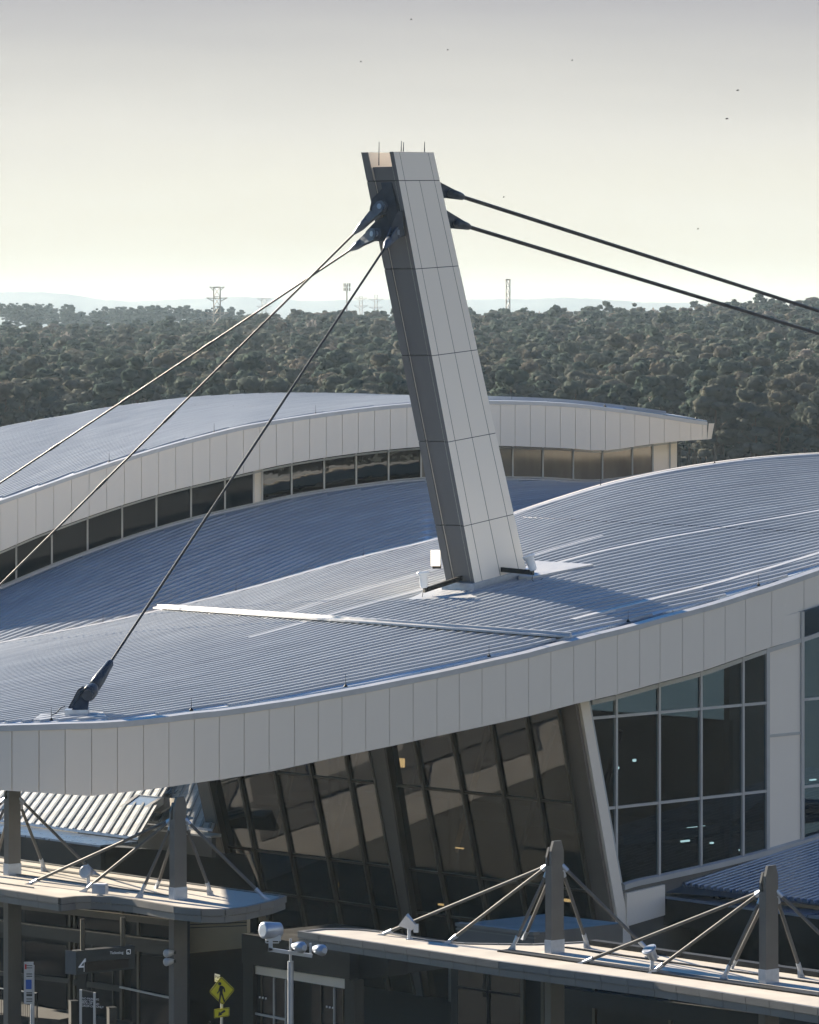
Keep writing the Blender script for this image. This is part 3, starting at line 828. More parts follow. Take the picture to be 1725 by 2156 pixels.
# gusset plates
def plate(pts, Y, t, yaw=0.):
    q = [P(a, b, Y) for a, b in pts]; c = q[0]
    for p in q: p.y += (p.x - c.x)*yaw
    return MB().prism(q, (0, t, 0))
ob('gusset_plate', plate([(846,383),(819,383),(783,419),(778,441),(795,452),(846,452)], 136.25, .14, -.15), M['black'], mast)
ob('gusset_plate', plate([(850,446),(818,450),(790,466),(770,487),(769,500),(778,508),(804,507),(850,498)], 136.35, .14, -.25), M['black'], mast)
ob('gusset_plate', plate([(848,443),(838,445),(826,470),(822,490),(838,502),(851,497)], 135.95, .16, .35), M['black'], mast)
mb = MB().box((P(829, 440, 136.25)), .4, .8, 3.0, V((.68,.73,0)), V((-.73,.68,0)), (P(829,319,136)-P(1002,1238,136)).normalized())
ob('backing_plate', mb, M['black'], mast)

def stay(label, pin, end, r, mname, sock=2.2, fork=.30, end_sock=False, seg=None, group=None):
    t = thing('stay_cable', pin, label, 'cable', group)
    d = (end - pin).normalized()
    s = d.cross(V((0,0,1))).normalized()
    mb = MB(); mb.tube(pin + d*sock*.85, end, r, r, 10)
    if seg:
        for a in seg: mb.tube(pin + (end-pin)*a - d*.5, pin + (end-pin)*a + d*.5, r*1.35, r*1.35, 10)
    ob('cable', mb, M[mname], t)
    mb = MB(); u = s.cross(d)
    for k in (-1, 1):
        o_ = s*.14*k
        mb.prism([pin - d*fork*.9 + o_ - u*fork*.55, pin - d*fork + o_ , pin - d*fork*.9 + o_ + u*fork*.55, pin + o_ + u*fork, pin + d*sock*.55 + o_*.6 + u*.19, pin + d*sock*.55 + o_*.6 - u*.19, pin + o_ - u*fork], s*.07*k)
    mb.lathe(pin + d*sock*.5, d, [(0,.12),(.02,.24),(sock*.28,.22),(sock*.5,r*1.5),(sock*.55,r*1.2)], 12)
    ob('socket', mb, M['socket'], t)
    mb = MB().tube(pin - s*.25, pin + s*.25, .15, .15, 14); ob('pin', mb, M['lamp_metal'], t)
    return t, d, s
pinA, pinB, pinC = P(804, 434, 136.28), P(789.5, 492, 136.4), P(832, 489, 135.95)
def on_line(p, px, py, Y): return P(px, py, Y)
endA = P(-150, 1230.6 + 150*1.0, 147); endB = P(-190, 1017 + 190*.666, 156)
GRP = 'steel stay cables fanning from the mast'
stay('thin stay cable from the upper left mast anchor, steepest to the far left edge', pinA, endA, .062, 'cable', 2.4, .32, seg=(.31,.45,.6), group=GRP)
stay('thin stay cable from the lower left mast anchor, shallowest of the left three', pinB, endB, .062, 'cable', 2.4, .34, seg=(.33,.5,.66), group=GRP)
anc = P(208, 1432, 120.4)
tC, dC, sC = stay('thin stay cable from the mast to the anchor foot at the roof tip', pinC, anc, .065, 'cable', 1.6, .32, seg=None, group=GRP)
def backstay(label, a, b, root):
    t = thing('stay_cable', a, label, 'cable', GRP)
    d = (b - a).normalized()
    ob('cable', MB().tube(a, b, .115, .115, 12), M['cable_black'], t)
    u = V((0,0,1))
    mb = MB(); 
    q = [root[0], root[1], a + d*.1 - u*.17, a + d*.1 + u*.17]
    mb.prism([x + V((0,-.1,0)) for x in q], (0, .2, 0))
    mb.lathe(a - d*1.1, d, [(0,.16),(.05,.26),(.7,.24),(1.1,.19),(1.25,.13)], 12)
    ob('socket', mb, M['black'], t)
aD, aE = P(973, 414, 137.8), P(986, 477, 137.9)
backstay('upper thick black cable sloping from the mast to the right edge', aD, P(2250, 414+ .3205*(2250-973), 166), (P(905, 372, 137.3), P(912, 414, 137.3)))
backstay('lower thick black cable sloping from the mast to the right edge', aE, P(2250, 477 + .3055*(2250-986), 164), (P(920, 430, 137.4), P(930, 479, 137.4)))
# anchor foot at the tip of the front roof
foot = thing('cable_anchor', P(160, 1512, 119.2), 'dark steel anchor foot holding the stay cable at the front roof tip', 'anchor')
Ya = 119.3
for k, (dx, dy_) in enumerate(((0, 0), (-10, .55))):
    q = [P(150+dx, 1497, Ya+dy_), P(185+dx, 1497, Ya+dy_), P(187+dx, 1478, Ya+dy_+.1), P(196+dx, 1462, Ya+dy_+.2), P(194+dx, 1448, Ya+dy_+.25), P(184+dx, 1445, Ya+dy_+.25), P(174+dx, 1452, Ya+dy_+.15)]
    ob('anchor_plate', MB().prism(q, (0, .16, 0)), M['black'], foot)
mb = MB(); q = P(161, 1506, Ya); mb.box(q + V((0,.35,-.05)), 1.12, 1.0, .62); ob('plinth', mb, M['lamp_metal'], foot)
mb = MB(); pn = P(186, 1463, Ya+.3); dd = (P(208,1432,120.4) - pn).normalized()
mb.tube(pn + V((0,-.5,0)), pn + V((0,.6,0)), .26, .26, 14); ob('pin', mb, M['black'], foot)
mb = MB(); mb.lathe(pn, dd, [(-.1,.2),(.0,.34),(.5,.36),(.9,.22),(1.0,.17)], 14); ob('clevis', mb, M['black'], foot)
mb = MB(); p2 = P(198, 1447, 120.2); d2 = (pinC - anc).normalized()
mb.lathe(anc - d2*.55, d2, [(0,.14),(.05,.30),(.7,.30),(1.3,.24),(1.9,.20),(2.1,.10)], 14); ob('turnbuckle', mb, M['black'], foot)
mb = MB(); mb.path([P(137,1487,Ya), P(128,1491,Ya), P(118,1502,Ya-.1), P(108,1506,Ya-.2)], .03, 6); ob('wire', mb, M['black'], foot)
mb = MB(); q = [FRONT.pt(70, .035), FRONT.pt(225, .035), FRONT.pt(215, .075), FRONT.pt(85, .075)]
mb.hexa([x + V((0,0,-.02)) for x in q], [x + V((0,0,.10)) for x in q]); ob('flashing', mb, M['coping'], foot)

# floodlights around the mast foot
def uplight(label, base, head, tilt, parent_px=None):
    t = thing('floodlight', base, label, 'floodlight', 'floodlights at the mast foot')
    d = (head - base); mb = MB(); bary(base, head, mb, .24, .13, .13, V((0,0,1))); ob('arm', mb, M['ink'], t)
    hp = head + V((0, 0, .12)); ax = V(tilt).normalized()
    mb = MB().lathe(hp, ax, [(0,.16),(.1,.22),(.75,.26),(.78,.36),(.9,.38),(.92,.30)], 14); ob('lamp_head', mb, M['white'], t)
    mb = MB(); mb.path([head + V((-.05,-.1,-.05)), head + V((-.1,-.12,-.4)), head + V((.15,-.1,-.6)), head + V((.5,-.05,-.3))], .02, 5); ob('wire', mb, M['black'], t)
    return t
uplight('white floodlight on a dark arm reaching left from the mast foot', P(972, 1217, 138.3), P(893, 1243, 137.7), (-.05,.1,1))
uplight('white floodlight on a dark arm right of the mast foot', P(1056, 1199, 138.8), P(1124, 1206, 138.5), (-.35,.15,1))
t = thing('floodlight', P(918, 1192, 140.), 'white box floodlight half hidden behind the left side of the mast foot', 'floodlight', 'floodlights at the mast foot')
mb = MB().box(P(917, 1175, 140.2), .55, .5, .9); ob('lamp_head', mb, M['white'], t)
mb = MB().box(P(920, 1193, 140.2), .5, .4, .22); ob('bracket', mb, M['ink'], t)

# ------------------------------------------------------------------ lightning rods
def rod(p, label, h=.62):
    t = thing('lightning_rod', p, label, 'lightning rod', 'lightning rods along the roof edges')
    ob('spike', MB().tube(p + V((0,0,.05)), p + V((0,0,h)), .02, .01, 6), M['rod'], t)
    mb = MB().lathe(p, (0,0,1), [(-.02,.10),(.04,.10),(.07,.05),(.12,.04)], 8); ob('base', mb, M['ink'], t)
gl = 'lightning rod'
for px, lb in ((67,'on the far ridge of the rear roof, nearest the left edge'),(278,'on the far ridge of the rear roof, above the crossing cables'),(486,'on the far ridge of the rear roof, at its bare middle stretch'),(689,'on the far ridge of the rear roof, nearest left of the mast')):
    rod(REAR.pt(px, .995), f'thin lightning rod {lb}')
for px, lb in ((1078,'just right of the mast on the rear roof rim'),(1274,'halfway along the rear roof rim right of the mast'),(1467,'at the pointed right tip of the rear roof')):
    rod(REAR.pt(px, gutb(px,.9)+.02), f'thin lightning rod {lb}')
for px, lb in ((230,'in the rear gutter near the left edge'),(451,'in the rear gutter between two crossing cables'),(665,'in the rear gutter nearest the mast')):
    rod(REAR.pt(px, gutb(px,.9)), f'thin lightning rod {lb}')
for px, lb in ((217,'on the shaded-to-sunlit roof edge, leftmost of three'),(497,'on the shaded-to-sunlit roof edge, right of the anchored cable'),(765,'on the shaded-to-sunlit roof edge, nearest the mast'),(1265,'on the front roof crest before the rear corner windows'),(1505,'on the front roof crest against the dark forest')):
    rod(FRONT.pt(px, .99), f'thin lightning rod {lb}')
for px, lb in ((108,'beside the dark anchor foot at the roof tip'),(403,'in the front gutter, first right of the anchor foot'),(728,'in the front gutter below the middle of the joint cover'),(1030,'in the front gutter just left of the joint cover end'),(1323,'in the front gutter within the mast shadow'),(1598,'in the front gutter nearest the right edge')):
    rod(FRONT.pt(px, gut(px, 1.0 if px > 200 else 1.3)), f'thin lightning rod {lb}')

# ------------------------------------------------------------------ entrance canopies
ZD = 4.3
axc = V((.664, -.748, 0)).normalized(); nxc = V((.748, .664, 0)).normalized()
def canopy(name, label, outline, front_idx, loc, low_panel=None, deck_seams=None):
    t = thing(name, loc, label, 'canopy')
    pts = [Pz(a, b, ZD) for a, b in outline]
    ob('deck', MB().prism([p + V((0,0,-.30)) for p in pts], (0,0,.30)), M['cream'], t)
    n = len(pts); c = sum(pts, V())/n
    mb = MB(); m2 = MB()
    for i in range(n):
        a, b = pts[i], pts[(i+1) % n]
        ln = (b-a).length
        d = (b-a)/ln; o_ = V((d.y, -d.x, 0))
        if (( a+b)/2 + o_*.1 - c).length < ((a+b)/2 - c).length: o_ = -o_
        nseg = max(1, int(round(ln/1.45)))
        for k in range(nseg):
            p, q = a + d*(ln*k/nseg + (.012 if nseg > 1 else 0)), a + d*(ln*(k+1)/nseg - (.012 if nseg > 1 else 0))
            for z0, z1, oo in ((-.24, .05, .09), (-.56, -.27, .03)):
                u0, u1 = V((0,0,z0)), V((0,0,z1))
                mb.hexa([p + o_*oo + u0, q + o_*oo + u0, q + o_*oo + u1, p + o_*oo + u1], [p - o_*.14 + u0, q - o_*.14 + u0, q - o_*.14 + u1, p - o_*.14 + u1])
        m2.hexa([a + o_*.0 + V((0,0,-.54)), b + V((0,0,-.54)), b + V((0,0,.0)), a + V((0,0,.0))], [x - o_*.1 for x in (a + V((0,0,-.54)), b + V((0,0,-.54)), b, a)])
    fa = ob('fascia', mb, M['canopy_fascia'], t); ob('joint_backing', m2, M['seam'], fa)
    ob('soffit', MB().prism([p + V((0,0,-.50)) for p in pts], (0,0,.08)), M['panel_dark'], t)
    return t
outL = [(-200,1849.5),(0,1874),(125,1893),(155,1889.5),(192,1888.5),(236,1891),(281,1896),(318,1902.5),(369,1911),(425,1917),(473,1917),(517,1911.5),(572,1899),(600,1889),(591,1887),(300,1848),(0,1806),(-200,1780)]
canL = canopy('entrance_canopy', 'left entrance canopy with sunlit cream deck and wavy rounded end', outL, None, Pz(300,1880,ZD))
outR = [(630,1963),(1053,2027),(1380,2070),(1725,2125),(1900,2152),(1900,2076),(1725,2046),(1251,1984),(1120,1990),(980,1988),(900,1981),(850,1973),(800,1963),(760,1959),(726,1957.5),(680,1957.5)]
canR = canopy('entrance_canopy', 'right entrance canopy with narrow rounded tip and deck half in shade', outR, None, Pz(1100,2020,ZD))
# raised curbs and folds on the decks
mb = MB()
for (a, b, c) in (((-150,1796),(591,1892),0.0), ((-150,1830),(420,1910),.0)):
    pass
for off, w in ((1.2, .4), (3.6, .14), (6.4,.14)):
    p0 = Pz(-150, 1788, ZD) - nxc*off; p1 = Pz(575, 1887, ZD) - nxc*off
    if off > 1: p1 = p1 - axc*(3.2 if off < 5 else 10)
    mb.bar([(p0, nxc, V((0,0,1))), (p1, nxc, V((0,0,1)))], [(-w/2, -.02), (-w/2, .14 if off < 1 else .05), (w/2, .14 if off < 1 else .05), (w/2, -.02)])
ob('deck_curb', mb, M['canopy_fascia'], canL)
mb = MB()
for off, w, h in ((.4, .45, .22), (2., .18, .06)):
    p0 = Pz(1262, 1988, ZD) - nxc*off; p1 = Pz(1890, 2076, ZD) - nxc*off
    mb.bar([(p0, nxc, V((0,0,1))), (p1, nxc, V((0,0,1)))], [(-w/2, -.02), (-w/2, h), (w/2, h), (w/2, -.02)])
p0 = Pz(1060, 2003, ZD); p1 = p0 + axc*22
mb.bar([(p0, nxc, V((0,0,1))), (p1, nxc, V((0,0,1)))], [(-.35, -.02), (-.35, .07), (.35, .07), (.35, -.02)])
ob('deck_curb', mb, M['ink'], canR)

RODS = [(-9.4,-1.55,2),(-5.19,-1.54,2),(-1.64,-1.0,1),(-4.09,2.02,1),(-.13,2.12,1),(2.87,2.93,2)]
def pylon(can, base, colm=True, rods=RODS, ups=None):
    h = 4.75
    mb = MB()
    ax, ay = axc*.19, nxc*.36
    def ring(z, sx=1., sy=1.): return [base + ax*a*sx + ay*b*sy + V((0,0,z)) for a, b in ((-1,-1),(1,-1),(1,1),(-1,1))]
    mb.hexa(ring(.55), ring(h-1.05))
    # head: two plates with a slot between them, the outer one higher and chamfered
    for u0, u1, zt_ in ((-1, -.45, h-.28), (.30, 1, h)):
        q = [base + ax*u0 + ay*b + V((0,0,z)) for b, z in ((-1, h-1.05), (1, h-1.05), (1, zt_-.42), (.62, zt_), (-.62, zt_), (-1, zt_-.42))]
        mb.prism(q, ax*(u1-u0))
    py = ob('pylon', mb, M['pylon'], can)
    ob('collar', MB().hexa(ring(-.02, 1.06, 1.1), ring(.56, 1.06, 1.1)), M['lamp_metal'], py)
    if colm: ob('column', MB().hexa([x + V((0,0,GROUND-ZD)) for x in ring(0, 1., 1.1)], [x + V((0,0,-.51)) for x in ring(0, 1., 1.1)]), M['pylon'], can)
    for a, b, k in rods:
        foot_ = base + axc*a + nxc*b + V((0,0,.0))
        top = base + (nxc*.33 + axc*.1 if a*.664+b*.748 > 0 else -nxc*.2 - axc*.17 if b < 0 else nxc*.1 - axc*.18) + V((0,0,h-(1.05 if k == 2 else 1.25)))
        d = (top-foot_).normalized()
        rd = ob('tie_rod', MB().tube(foot_ + d*.55, top, .075, .075, 8), M['rod'], can)
        mb = MB(); mb.tube(foot_ + d*.1, foot_ + d*.7, .07, .10, 8)
        s = d.cross(V((0,0,1))).normalized()
        mb.prism([foot_ - V((d.x,d.y,0)).normalized()*.18, foot_ + V((d.x,d.y,0)).normalized()*.22, foot_ + d*.5 + s*.0 + V((0,0,.02))], s*.1)
        ob('rod_foot', mb, M['lamp_metal'], rd)
        ob('rod_head', MB().tube(top - d*.35, top, .10, .11, 8), M['lamp_metal'], rd)
pylon(canL, Pz(375, 1893, ZD)); pylon(canL, Pz(26, 1842, ZD))
pylon(canR, Pz(1168, 2006, ZD)); pylon(canR, Pz(1619, 2069, ZD))

# floodlights on the canopies
def spot(label, base, aim, kind='round', h=.55):
    t = thing('floodlight', base, label, 'floodlight', 'floodlights on the canopy roofs')
    mb = MB().tube(base + V((0,0,-.02)), base + V((0,0,h)), .08, .08, 8); mb.box(base + V((0,0,.02)), .3, .3, .05); ob('stand', mb, M['lamp_metal'], t)
    c = base + V((0,0,h+.16)); d = V(aim).normalized()
    if kind == 'round':
        ob('lamp_head', MB().lathe(c - d*.3, d, [(0,.09),(.08,.18),(.4,.22),(.56,.32),(.6,.32)], 16), M['lamp_metal'], t)
        ob('lens', MB().lathe(c + d*.305, d, [(0,.28),(.02,.26)], 16), M['pole'], t)
    elif kind == 'box':
        mb = MB(); mb.box(c + V((0,0,.0)), .66, .42, .42, V((.95,-.3,0)), V((.3,.95,0))); ob('lamp_head', mb, M['lamp_metal'], t)
        ob('lens', MB().box(c + V((0,0,.235)), .58, .36, .05, V((.95,-.3,0)), V((.3,.95,0))), M['white'], t)
    else:
        s = d.cross(V((0,0,1))).normalized(); u = s.cross(d)
        mb = MB().hexa([c - s*.16 - u*.14 - d*.25, c + s*.16 - u*.14 - d*.25, c + s*.16 + u*.14 - d*.25, c - s*.16 + u*.14 - d*.25], [c - s*.36 - u*.26 + d*.36, c + s*.36 - u*.26 + d*.36, c + s*.36 + u*.32 + d*.30, c - s*.36 + u*.32 + d*.30])
        ob('lamp_head', mb, M['lamp_metal'], t)
        mb = MB(); mb.box(c - d*.34, .22, .22, .36); ob('ballast', mb, M['lamp_metal'], t)
    mb = MB(); mb.tube(c - V((.3,0,.1)), c + V((.3,0,-.1)), .035, .035, 6); mb.tube(base + V((0,0,h-.1)), c - V((0,0,.1)), .05, .05, 6); ob('yoke', mb, M['lamp_metal'], t)
spot('round floodlight facing the viewer on the sunlit left canopy deck', Pz(186, 1868, ZD), (-.5,-.8,.15), 'round', .55)
spot('squat box floodlight tilted upward at the front edge of the left canopy', Pz(211, 1886, ZD), (-.3,-.5,.8), 'box', .15)
spot('flared floodlight pointing up left near the tip of the right canopy', Pz(862, 1978, ZD), (-.75,.1,.45), 'flare', .5)
spot('small round floodlight tilted skyward between the two right pylons', Pz(1373, 2044, ZD), (-.45,-.35,.85), 'round', .5)

# ------------------------------------------------------------------ shopfronts below the canopies
def plane_for(px, py, Y): return P(px, py, Y)
S0 = P(0, 2137, 124.5)
nS = -nxc
def S(px, py, off=0.): return hit(px, py, S0 + nS*off, nS)
ent = thing('shopfront', S(180, 2140), 'dark glazed entrance front in the shade beneath the left canopy', 'entrance')
def pq(fn, pts, off, tk, name, m, parent, n, **kw):
    q = [fn(a, b, off) for a, b in pts]
    return ob(name, MB().prism(q, -n*tk), m, parent, **kw)
zq = [(-700,1800),(390,1880),(390,2300),(-700,2300)]
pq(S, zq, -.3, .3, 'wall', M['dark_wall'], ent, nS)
q_ = S(-90, 2050, -.3); ob('sun_block_wall', MB().box(V((q_.x, q_.y+6, (GROUND+3.4)/2)), .3, 12, 3.4-GROUND), M['dark_wall'], ent)  # unseen wall, added to keep grazing sun off the entrance beam
# beam, glazing bars
pq(S, [(-150,1918),(26,1943),(362,1983),(353,2013),(30,1967),(-150,1944)], .5, .5, 'beam', M['dark_metal'], ent, nS)
pq(S, [(-150,1880),(-150,1893),(372,1952),(372,1938)], .3, .3, 'head_band', M['bronze'], ent, nS)
for x0, x1 in ((-60,22),(52,140),(160,258),(276,365)):
    pq(S, [(x0,1890+x0*.12),(x1,1890+x1*.12),(x1,1944+x1*.115),(x0,1944+x0*.115)], .02, .04, 'window_pane', M['glass_night'], ent, nS)
    pq(S, [(x0,1975+x0*.12),(x1,1975+x1*.12),(x1,2200),(x0,2200)], .02, .04, 'window_pane', M['glass_night'], ent, nS)
for x in (150, 160, 258, 294, 366):
    mb = MB(); bary(S(x, 1890), S(x, 2260), mb, .16, .12, .05, nS); ob('mullion', mb, M['bronze'], ent)
for x in (197, 241):
    mb = MB(); bary(S(x, 1990), S(x, 2260), mb, .10, .12, .05, nS); ob('mullion', mb, M['dark_metal'], ent)
mb = MB(); bary(S(160, 2068), S(258, 2082), mb, .3, .14, .05, nS); bary(S(-60, 2042), S(150, 2066), mb, .22, .14, .05, nS); ob('push_rail', mb, M['dark_metal'], ent)
mb = MB(); bary(S(258, 2078), S(366, 2101), mb, .09, .2, -.1, nS); ob('push_rail', mb, M['mullion'], ent)
# beige end wall right of the column
E0 = P(440, 1970, 119.5); nEw = V((-.5, -.86, 0)).normalized()
def Ew(px, py, off=0.): return hit(px, py, E0 + nEw*off, nEw)
pq(Ew, [(372,1928),(520,1928),(520,1996),(372,2010)], 0, .3, 'end_wall', M['beige_wall'], ent, nEw)
pq(Ew, [(372,2010),(520,1996),(520,2300),(372,2300)], -.5, .3, 'end_wall', M['ink'], ent, nEw)
for y in (1944, 1951):
    mb = MB(); bary(Ew(372, y+4), Ew(520, y-2), mb, .04, .03, .0, nEw); ob('wall_joint', mb, M['seam'], ent)

# vestibule with sliding doors
VS0 = P(509, 1966, 118.5); nV = -nxc
def Vf(px, py, off=0.): return hit(px, py, VS0 + nV*off, nV)
ves = thing('vestibule', Vf(620, 2150), 'grey box vestibule with dark sliding doors behind the lamp post', 'entrance')
hz = [(509,1966),(737,2002),(736,2063),(509,2028)]
q = [Vf(a, b) for a, b in hz]
ob('header', MB().prism(q, -nV*6.0), M['dark_metal'], ves)
pq(Vf, [(512,2028),(737,2063),(737,2330),(512,2330)], -.9, .2, 'wall', M['ink'], ves, nV)
pq(Vf, [(533,2033),(726,2062),(726,2082),(533,2050)], -.25, .3, 'door_header', M['panel'], ves, nV)
for x0, x1 in ((534,553),(553,579),(579,604),(657,678),(678,706),(706,725)):
    d = pq(Vf, [(x0,2050+(x0-533)*.166),(x1,2050+(x1-533)*.166),(x1,2330),(x0,2330)], -.35, .05, 'door', M['glass_night'], ves, nV)
    mb = MB(); bary(Vf(x1-1.5, 2051+(x1-533)*.166, -.3), Vf(x1-1.5, 2330, -.3), mb, .07, .05, .03, nV)
    ob('frame', mb, M['mullion'] if x1 in (579, 604, 706) else M['bronze'], d)
mb = MB(); bary(Vf(534, 2133, -.3), Vf(604, 2147, -.3), mb, .10, .08, .0, nV); ob('push_rail', mb, M['mullion'], ves)
for x0, x1 in ((512,533),(726,746)):
    pq(Vf, [(x0,2028+(x0-509)*.155),(x1,2028+(x1-509)*.155),(x1,2330),(x0,2330)], -.1, .6, 'jamb', M['dark_metal'], ves, nV)
mb = MB()
for k in range(3): mb.box(Vf(547+k*6.5, 2100+k*1.2, -.28), .08, .04, .09)
for k in range(3): mb.box(Vf(688+k*6.5, 2120+k*1.2, -.28), .08, .04, .09)
ob('door_sticker', mb, M['letter'], ves)
# portal beside it, to the right
pq(Vf, [(738,2004),(818,2016),(818,2056),(738,2064)], -.6, 1.2, 'portal_head', M['dark_wall'], ves, nV)

# low parapet box behind the right canopy
par = thing('roof_parapet', P(1010, 1975, 112), 'small grey parapet box rising behind the right canopy', 'parapet')
PP0 = P(962, 1945, 112.0)
def Pw(px, py, off=0.): return hit(px, py, PP0 + nS*off, nS)
q = [Pw(962,1945), Pw(1125,1965), Pw(1125,2040), Pw(962,2020)]
ob('wall', MB().prism(q, -nS*5.5), M['panel_dark'], par)
mb = MB(); bary(Pw(961,1946), Pw(1126,1966), mb, .14, .08, .3, nS); bary(Pw(961,1956), Pw(1126,1976), mb, .05, .04, .1, nS); ob('coping', mb, M['canopy_fascia'], par)

# front below the right canopy
T0 = P(963, 2040, 112.5)
def T(px, py, off=0.): return hit(px, py, T0 + nS*off, nS)
shop = thing('shopfront', T(1300, 2150), 'dark glazed entrance front under the right canopy with one pale reflecting bay', 'entrance')
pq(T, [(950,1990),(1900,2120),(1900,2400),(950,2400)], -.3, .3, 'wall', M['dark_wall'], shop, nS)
for a, b, c, d in ((965,1029,2035,2090),(1031,1098,2040,2097),(965,1029,2092,2300),(1031,1098,2099,2300)):
    pq(T, [(a,c-12),(b,c-6),(b,d),(a,d-8)], .02, .04, 'window_pane', M['glass_wavy'], shop, nS)
mb = MB(); bary(T(965,2078), T(1100,2098), mb, .10, .1, .0, nS); bary(T(1030,2010), T(1030,2300), mb, .12, .1, 0, nS); ob('mullion', mb, M['ink'], shop)
for x in (1104, 1147, 1255, 1416, 1512, 1640):
    mb = MB(); bary(T(x, 2030), T(x, 2330), mb, .18, .15, 0, nS); ob('mullion', mb, M['bronze'], shop)
pq(T, [(1180,2080),(1900,2175),(1900,2225),(1180,2112)], .4, .4, 'beam', M['dark_wall'], shop, nS)
for x0, x1 in ((1262,1410),(1422,1506),(1518,1634),(1650,1800)):
    pq(T, [(x0,2040+(x0-1262)*.14),(x1,2040+(x1-1262)*.14),(x1,2085+(x1-1180)*.13),(x0,2085+(x0-1180)*.13)], .02, .04, 'window_pane', M['glass_night'], shop, nS)
pq(T, [(1429,2067),(1446,2069),(1446,2077),(1429,2075)], .2, .05, 'light_panel', M['beige_wall'], shop, nS)

# ------------------------------------------------------------------ ground structures
def struct(name, mb, m, kind='structure'):
    o = ob(name, mb, m); o['kind'] = kind; return o
# raised forecourt in front of the entrance
FZ = -3.1
p = [Pz(-300, 2110, FZ), Pz(125, 2147, FZ), Pz(170, 2138, FZ), Pz(420, 2170, FZ), Pz(420, 2100, FZ), Pz(-300, 2020, FZ)]
struct('pavement', MB().prism([x + V((0,0,GROUND-FZ)) for x in p], (0, 0, FZ-GROUND)), M['paving'])

ap = [V((-95, 235, GROUND+.03)), V((-24, 235, GROUND+.03)), V((-24, 262, GROUND+.03)), V((-19, 300, GROUND+.03)), V((-19, 345, GROUND+.03)), V((-95, 345, GROUND+.03))]
struct('pavement', MB().add(ap, [tuple(range(6))]), M['concrete'])  # unseen apron, added as a bright surface for the leaning glass to reflect
mb = MB()
for k in range(15):
    y0 = 236+k*7.3; sh = (-9, 6, -3, 10)[k % 4]; w_ = 2.2 + 1.6*(k % 3); z_ = GROUND+.06+.004*k
    mb.add([V((-94, y0+sh, z_)), V((-26, y0, z_)), V((-26, y0+w_, z_)), V((-94, y0+w_+sh, z_))], [(0,1,2,3)])
for k in range(7):
    x0 = -88+k*9.2; z_ = GROUND+.13+.004*k
    mb.add([V((x0, 240+4*k, z_)), V((x0+2.4+(k % 3), 240, z_)), V((x0+4.4+(k % 2), 330, z_)), V((x0+2, 330, z_))], [(0,1,2,3)])
struct('road', mb, M['asphalt'])  # unseen dark stripes, added to break up the reflection in the glass
def fence(label, pts, top_h, base_z):
    t = thing('railing', pts[0], label, 'railing')
    mb = MB()
    for a, b in zip(pts[:-1], pts[1:]): mb.tube(a + V((0,0,top_h)), b + V((0,0,top_h)), .035, .035, 8)
    ob('top_rail', mb, M['mullion'], t)
    mb = MB()
    for a, b in zip(pts[:-1], pts[1:]):
        mb.tube(a + V((0,0,.12)), b + V((0,0,.12)), .02, .02, 6)
        n = int((b-a).length/.13)
        for i in range(n+1):
            q = a.lerp(b, i/n); mb.tube(q, q + V((0,0,top_h)), .014, .014, 5, False)
    ob('balusters', mb, M['ink'], t, kind='stuff')
    for p_ in pts: ob('post', MB().tube(p_, p_ + V((0,0,top_h+.02)), .04, .04, 8), M['ink'], t)
def zat(px, py, h, z):  # ground point whose rail top is seen at (px,py)
    q = Pz(px, py, z+h); return V((q.x, q.y, z))
fence('black railing with pale top rail at the lower left corner', [zat(-120,2066,1.35,FZ), zat(78,2091.5,1.35,FZ)], 1.35, FZ)
fence('black railing with pale top rail between the column and the crossing sign', [zat(270,2117,1.1,-4.), zat(431,2149.5,1.1,-4.)], 1.1, -4.)
fence('black railing beside the vestibule right of the crossing sign', [zat(440,2152,1.1,-4.), zat(512,2143,1.1,-4.)], 1.1, -4.)

# ------------------------------------------------------------------ signs, posts
def txt(body, size, loc, ux, uz, m, parent, name='lettering', align='LEFT', tilt=None, sx=1.):
    cu = bpy.data.curves.new(name, 'FONT'); cu.body = body; cu.size = size; cu.extrude = .006; cu.align_x = align; cu.space_line = .95
    tmp = bpy.data.objects.new(name, cu); COL.objects.link(tmp)
    dg = bpy.context.evaluated_depsgraph_get(); dg.update()
    me = bpy.data.meshes.new_from_object(tmp.evaluated_get(dg))
    COL.objects.unlink(tmp); bpy.data.objects.remove(tmp); bpy.data.curves.remove(cu)
    me.name = name; me.materials.clear(); me.materials.append(m)
    ux = V(ux).normalized(); uz = V(uz).normalized(); uy = uz.cross(ux)
    for v in me.vertices:
        c = v.co.copy(); v.co = V(loc) + ux*c.x*sx + uz*c.y - uy*c.z
    o = bpy.data.objects.new(name, me); COL.objects.link(o); attach(o, parent); return o
UZ = V((0,0,1))
# ticketing sign hung under the left canopy
YS = 112.5
sg = thing('hanging_sign', P(210, 2020, YS), 'dark hanging sign reading 4 Ticketing under the left canopy', 'sign')
sdir = V((.93, .37, 0)).normalized(); sn = V((sdir.y, -sdir.x, 0))
o0 = P(160, 2053, YS)
def sp(px, py, off=.0): return hit(px, py, o0 + sn*off, sn)
q = [sp(160,2053), sp(284,2040), sp(284,1992), sp(160,2003)]
ob('panel', MB().prism(q, -sn*.55), M['sign_dark'], sg)
q2 = [o0, o0 - V((.52,-.42,0)), o0 - V((.52,-.42,0)) + V((0,0,1.08)), o0 + V((0,0,1.08))]
ob('end_cap', MB().prism(q2, sdir*.03), M['panel_dark'], sg)
ob('display', MB().prism([sp(178,2047,.03), sp(271,2037,.03), sp(271,2018,.03), sp(178,2026,.03)], -sn*.03), mat('display_face', (.012,.008,.008), .3), sg)
txt('4', .88, sp(165, 2047, .01), sdir, UZ, M['letter'], sg)
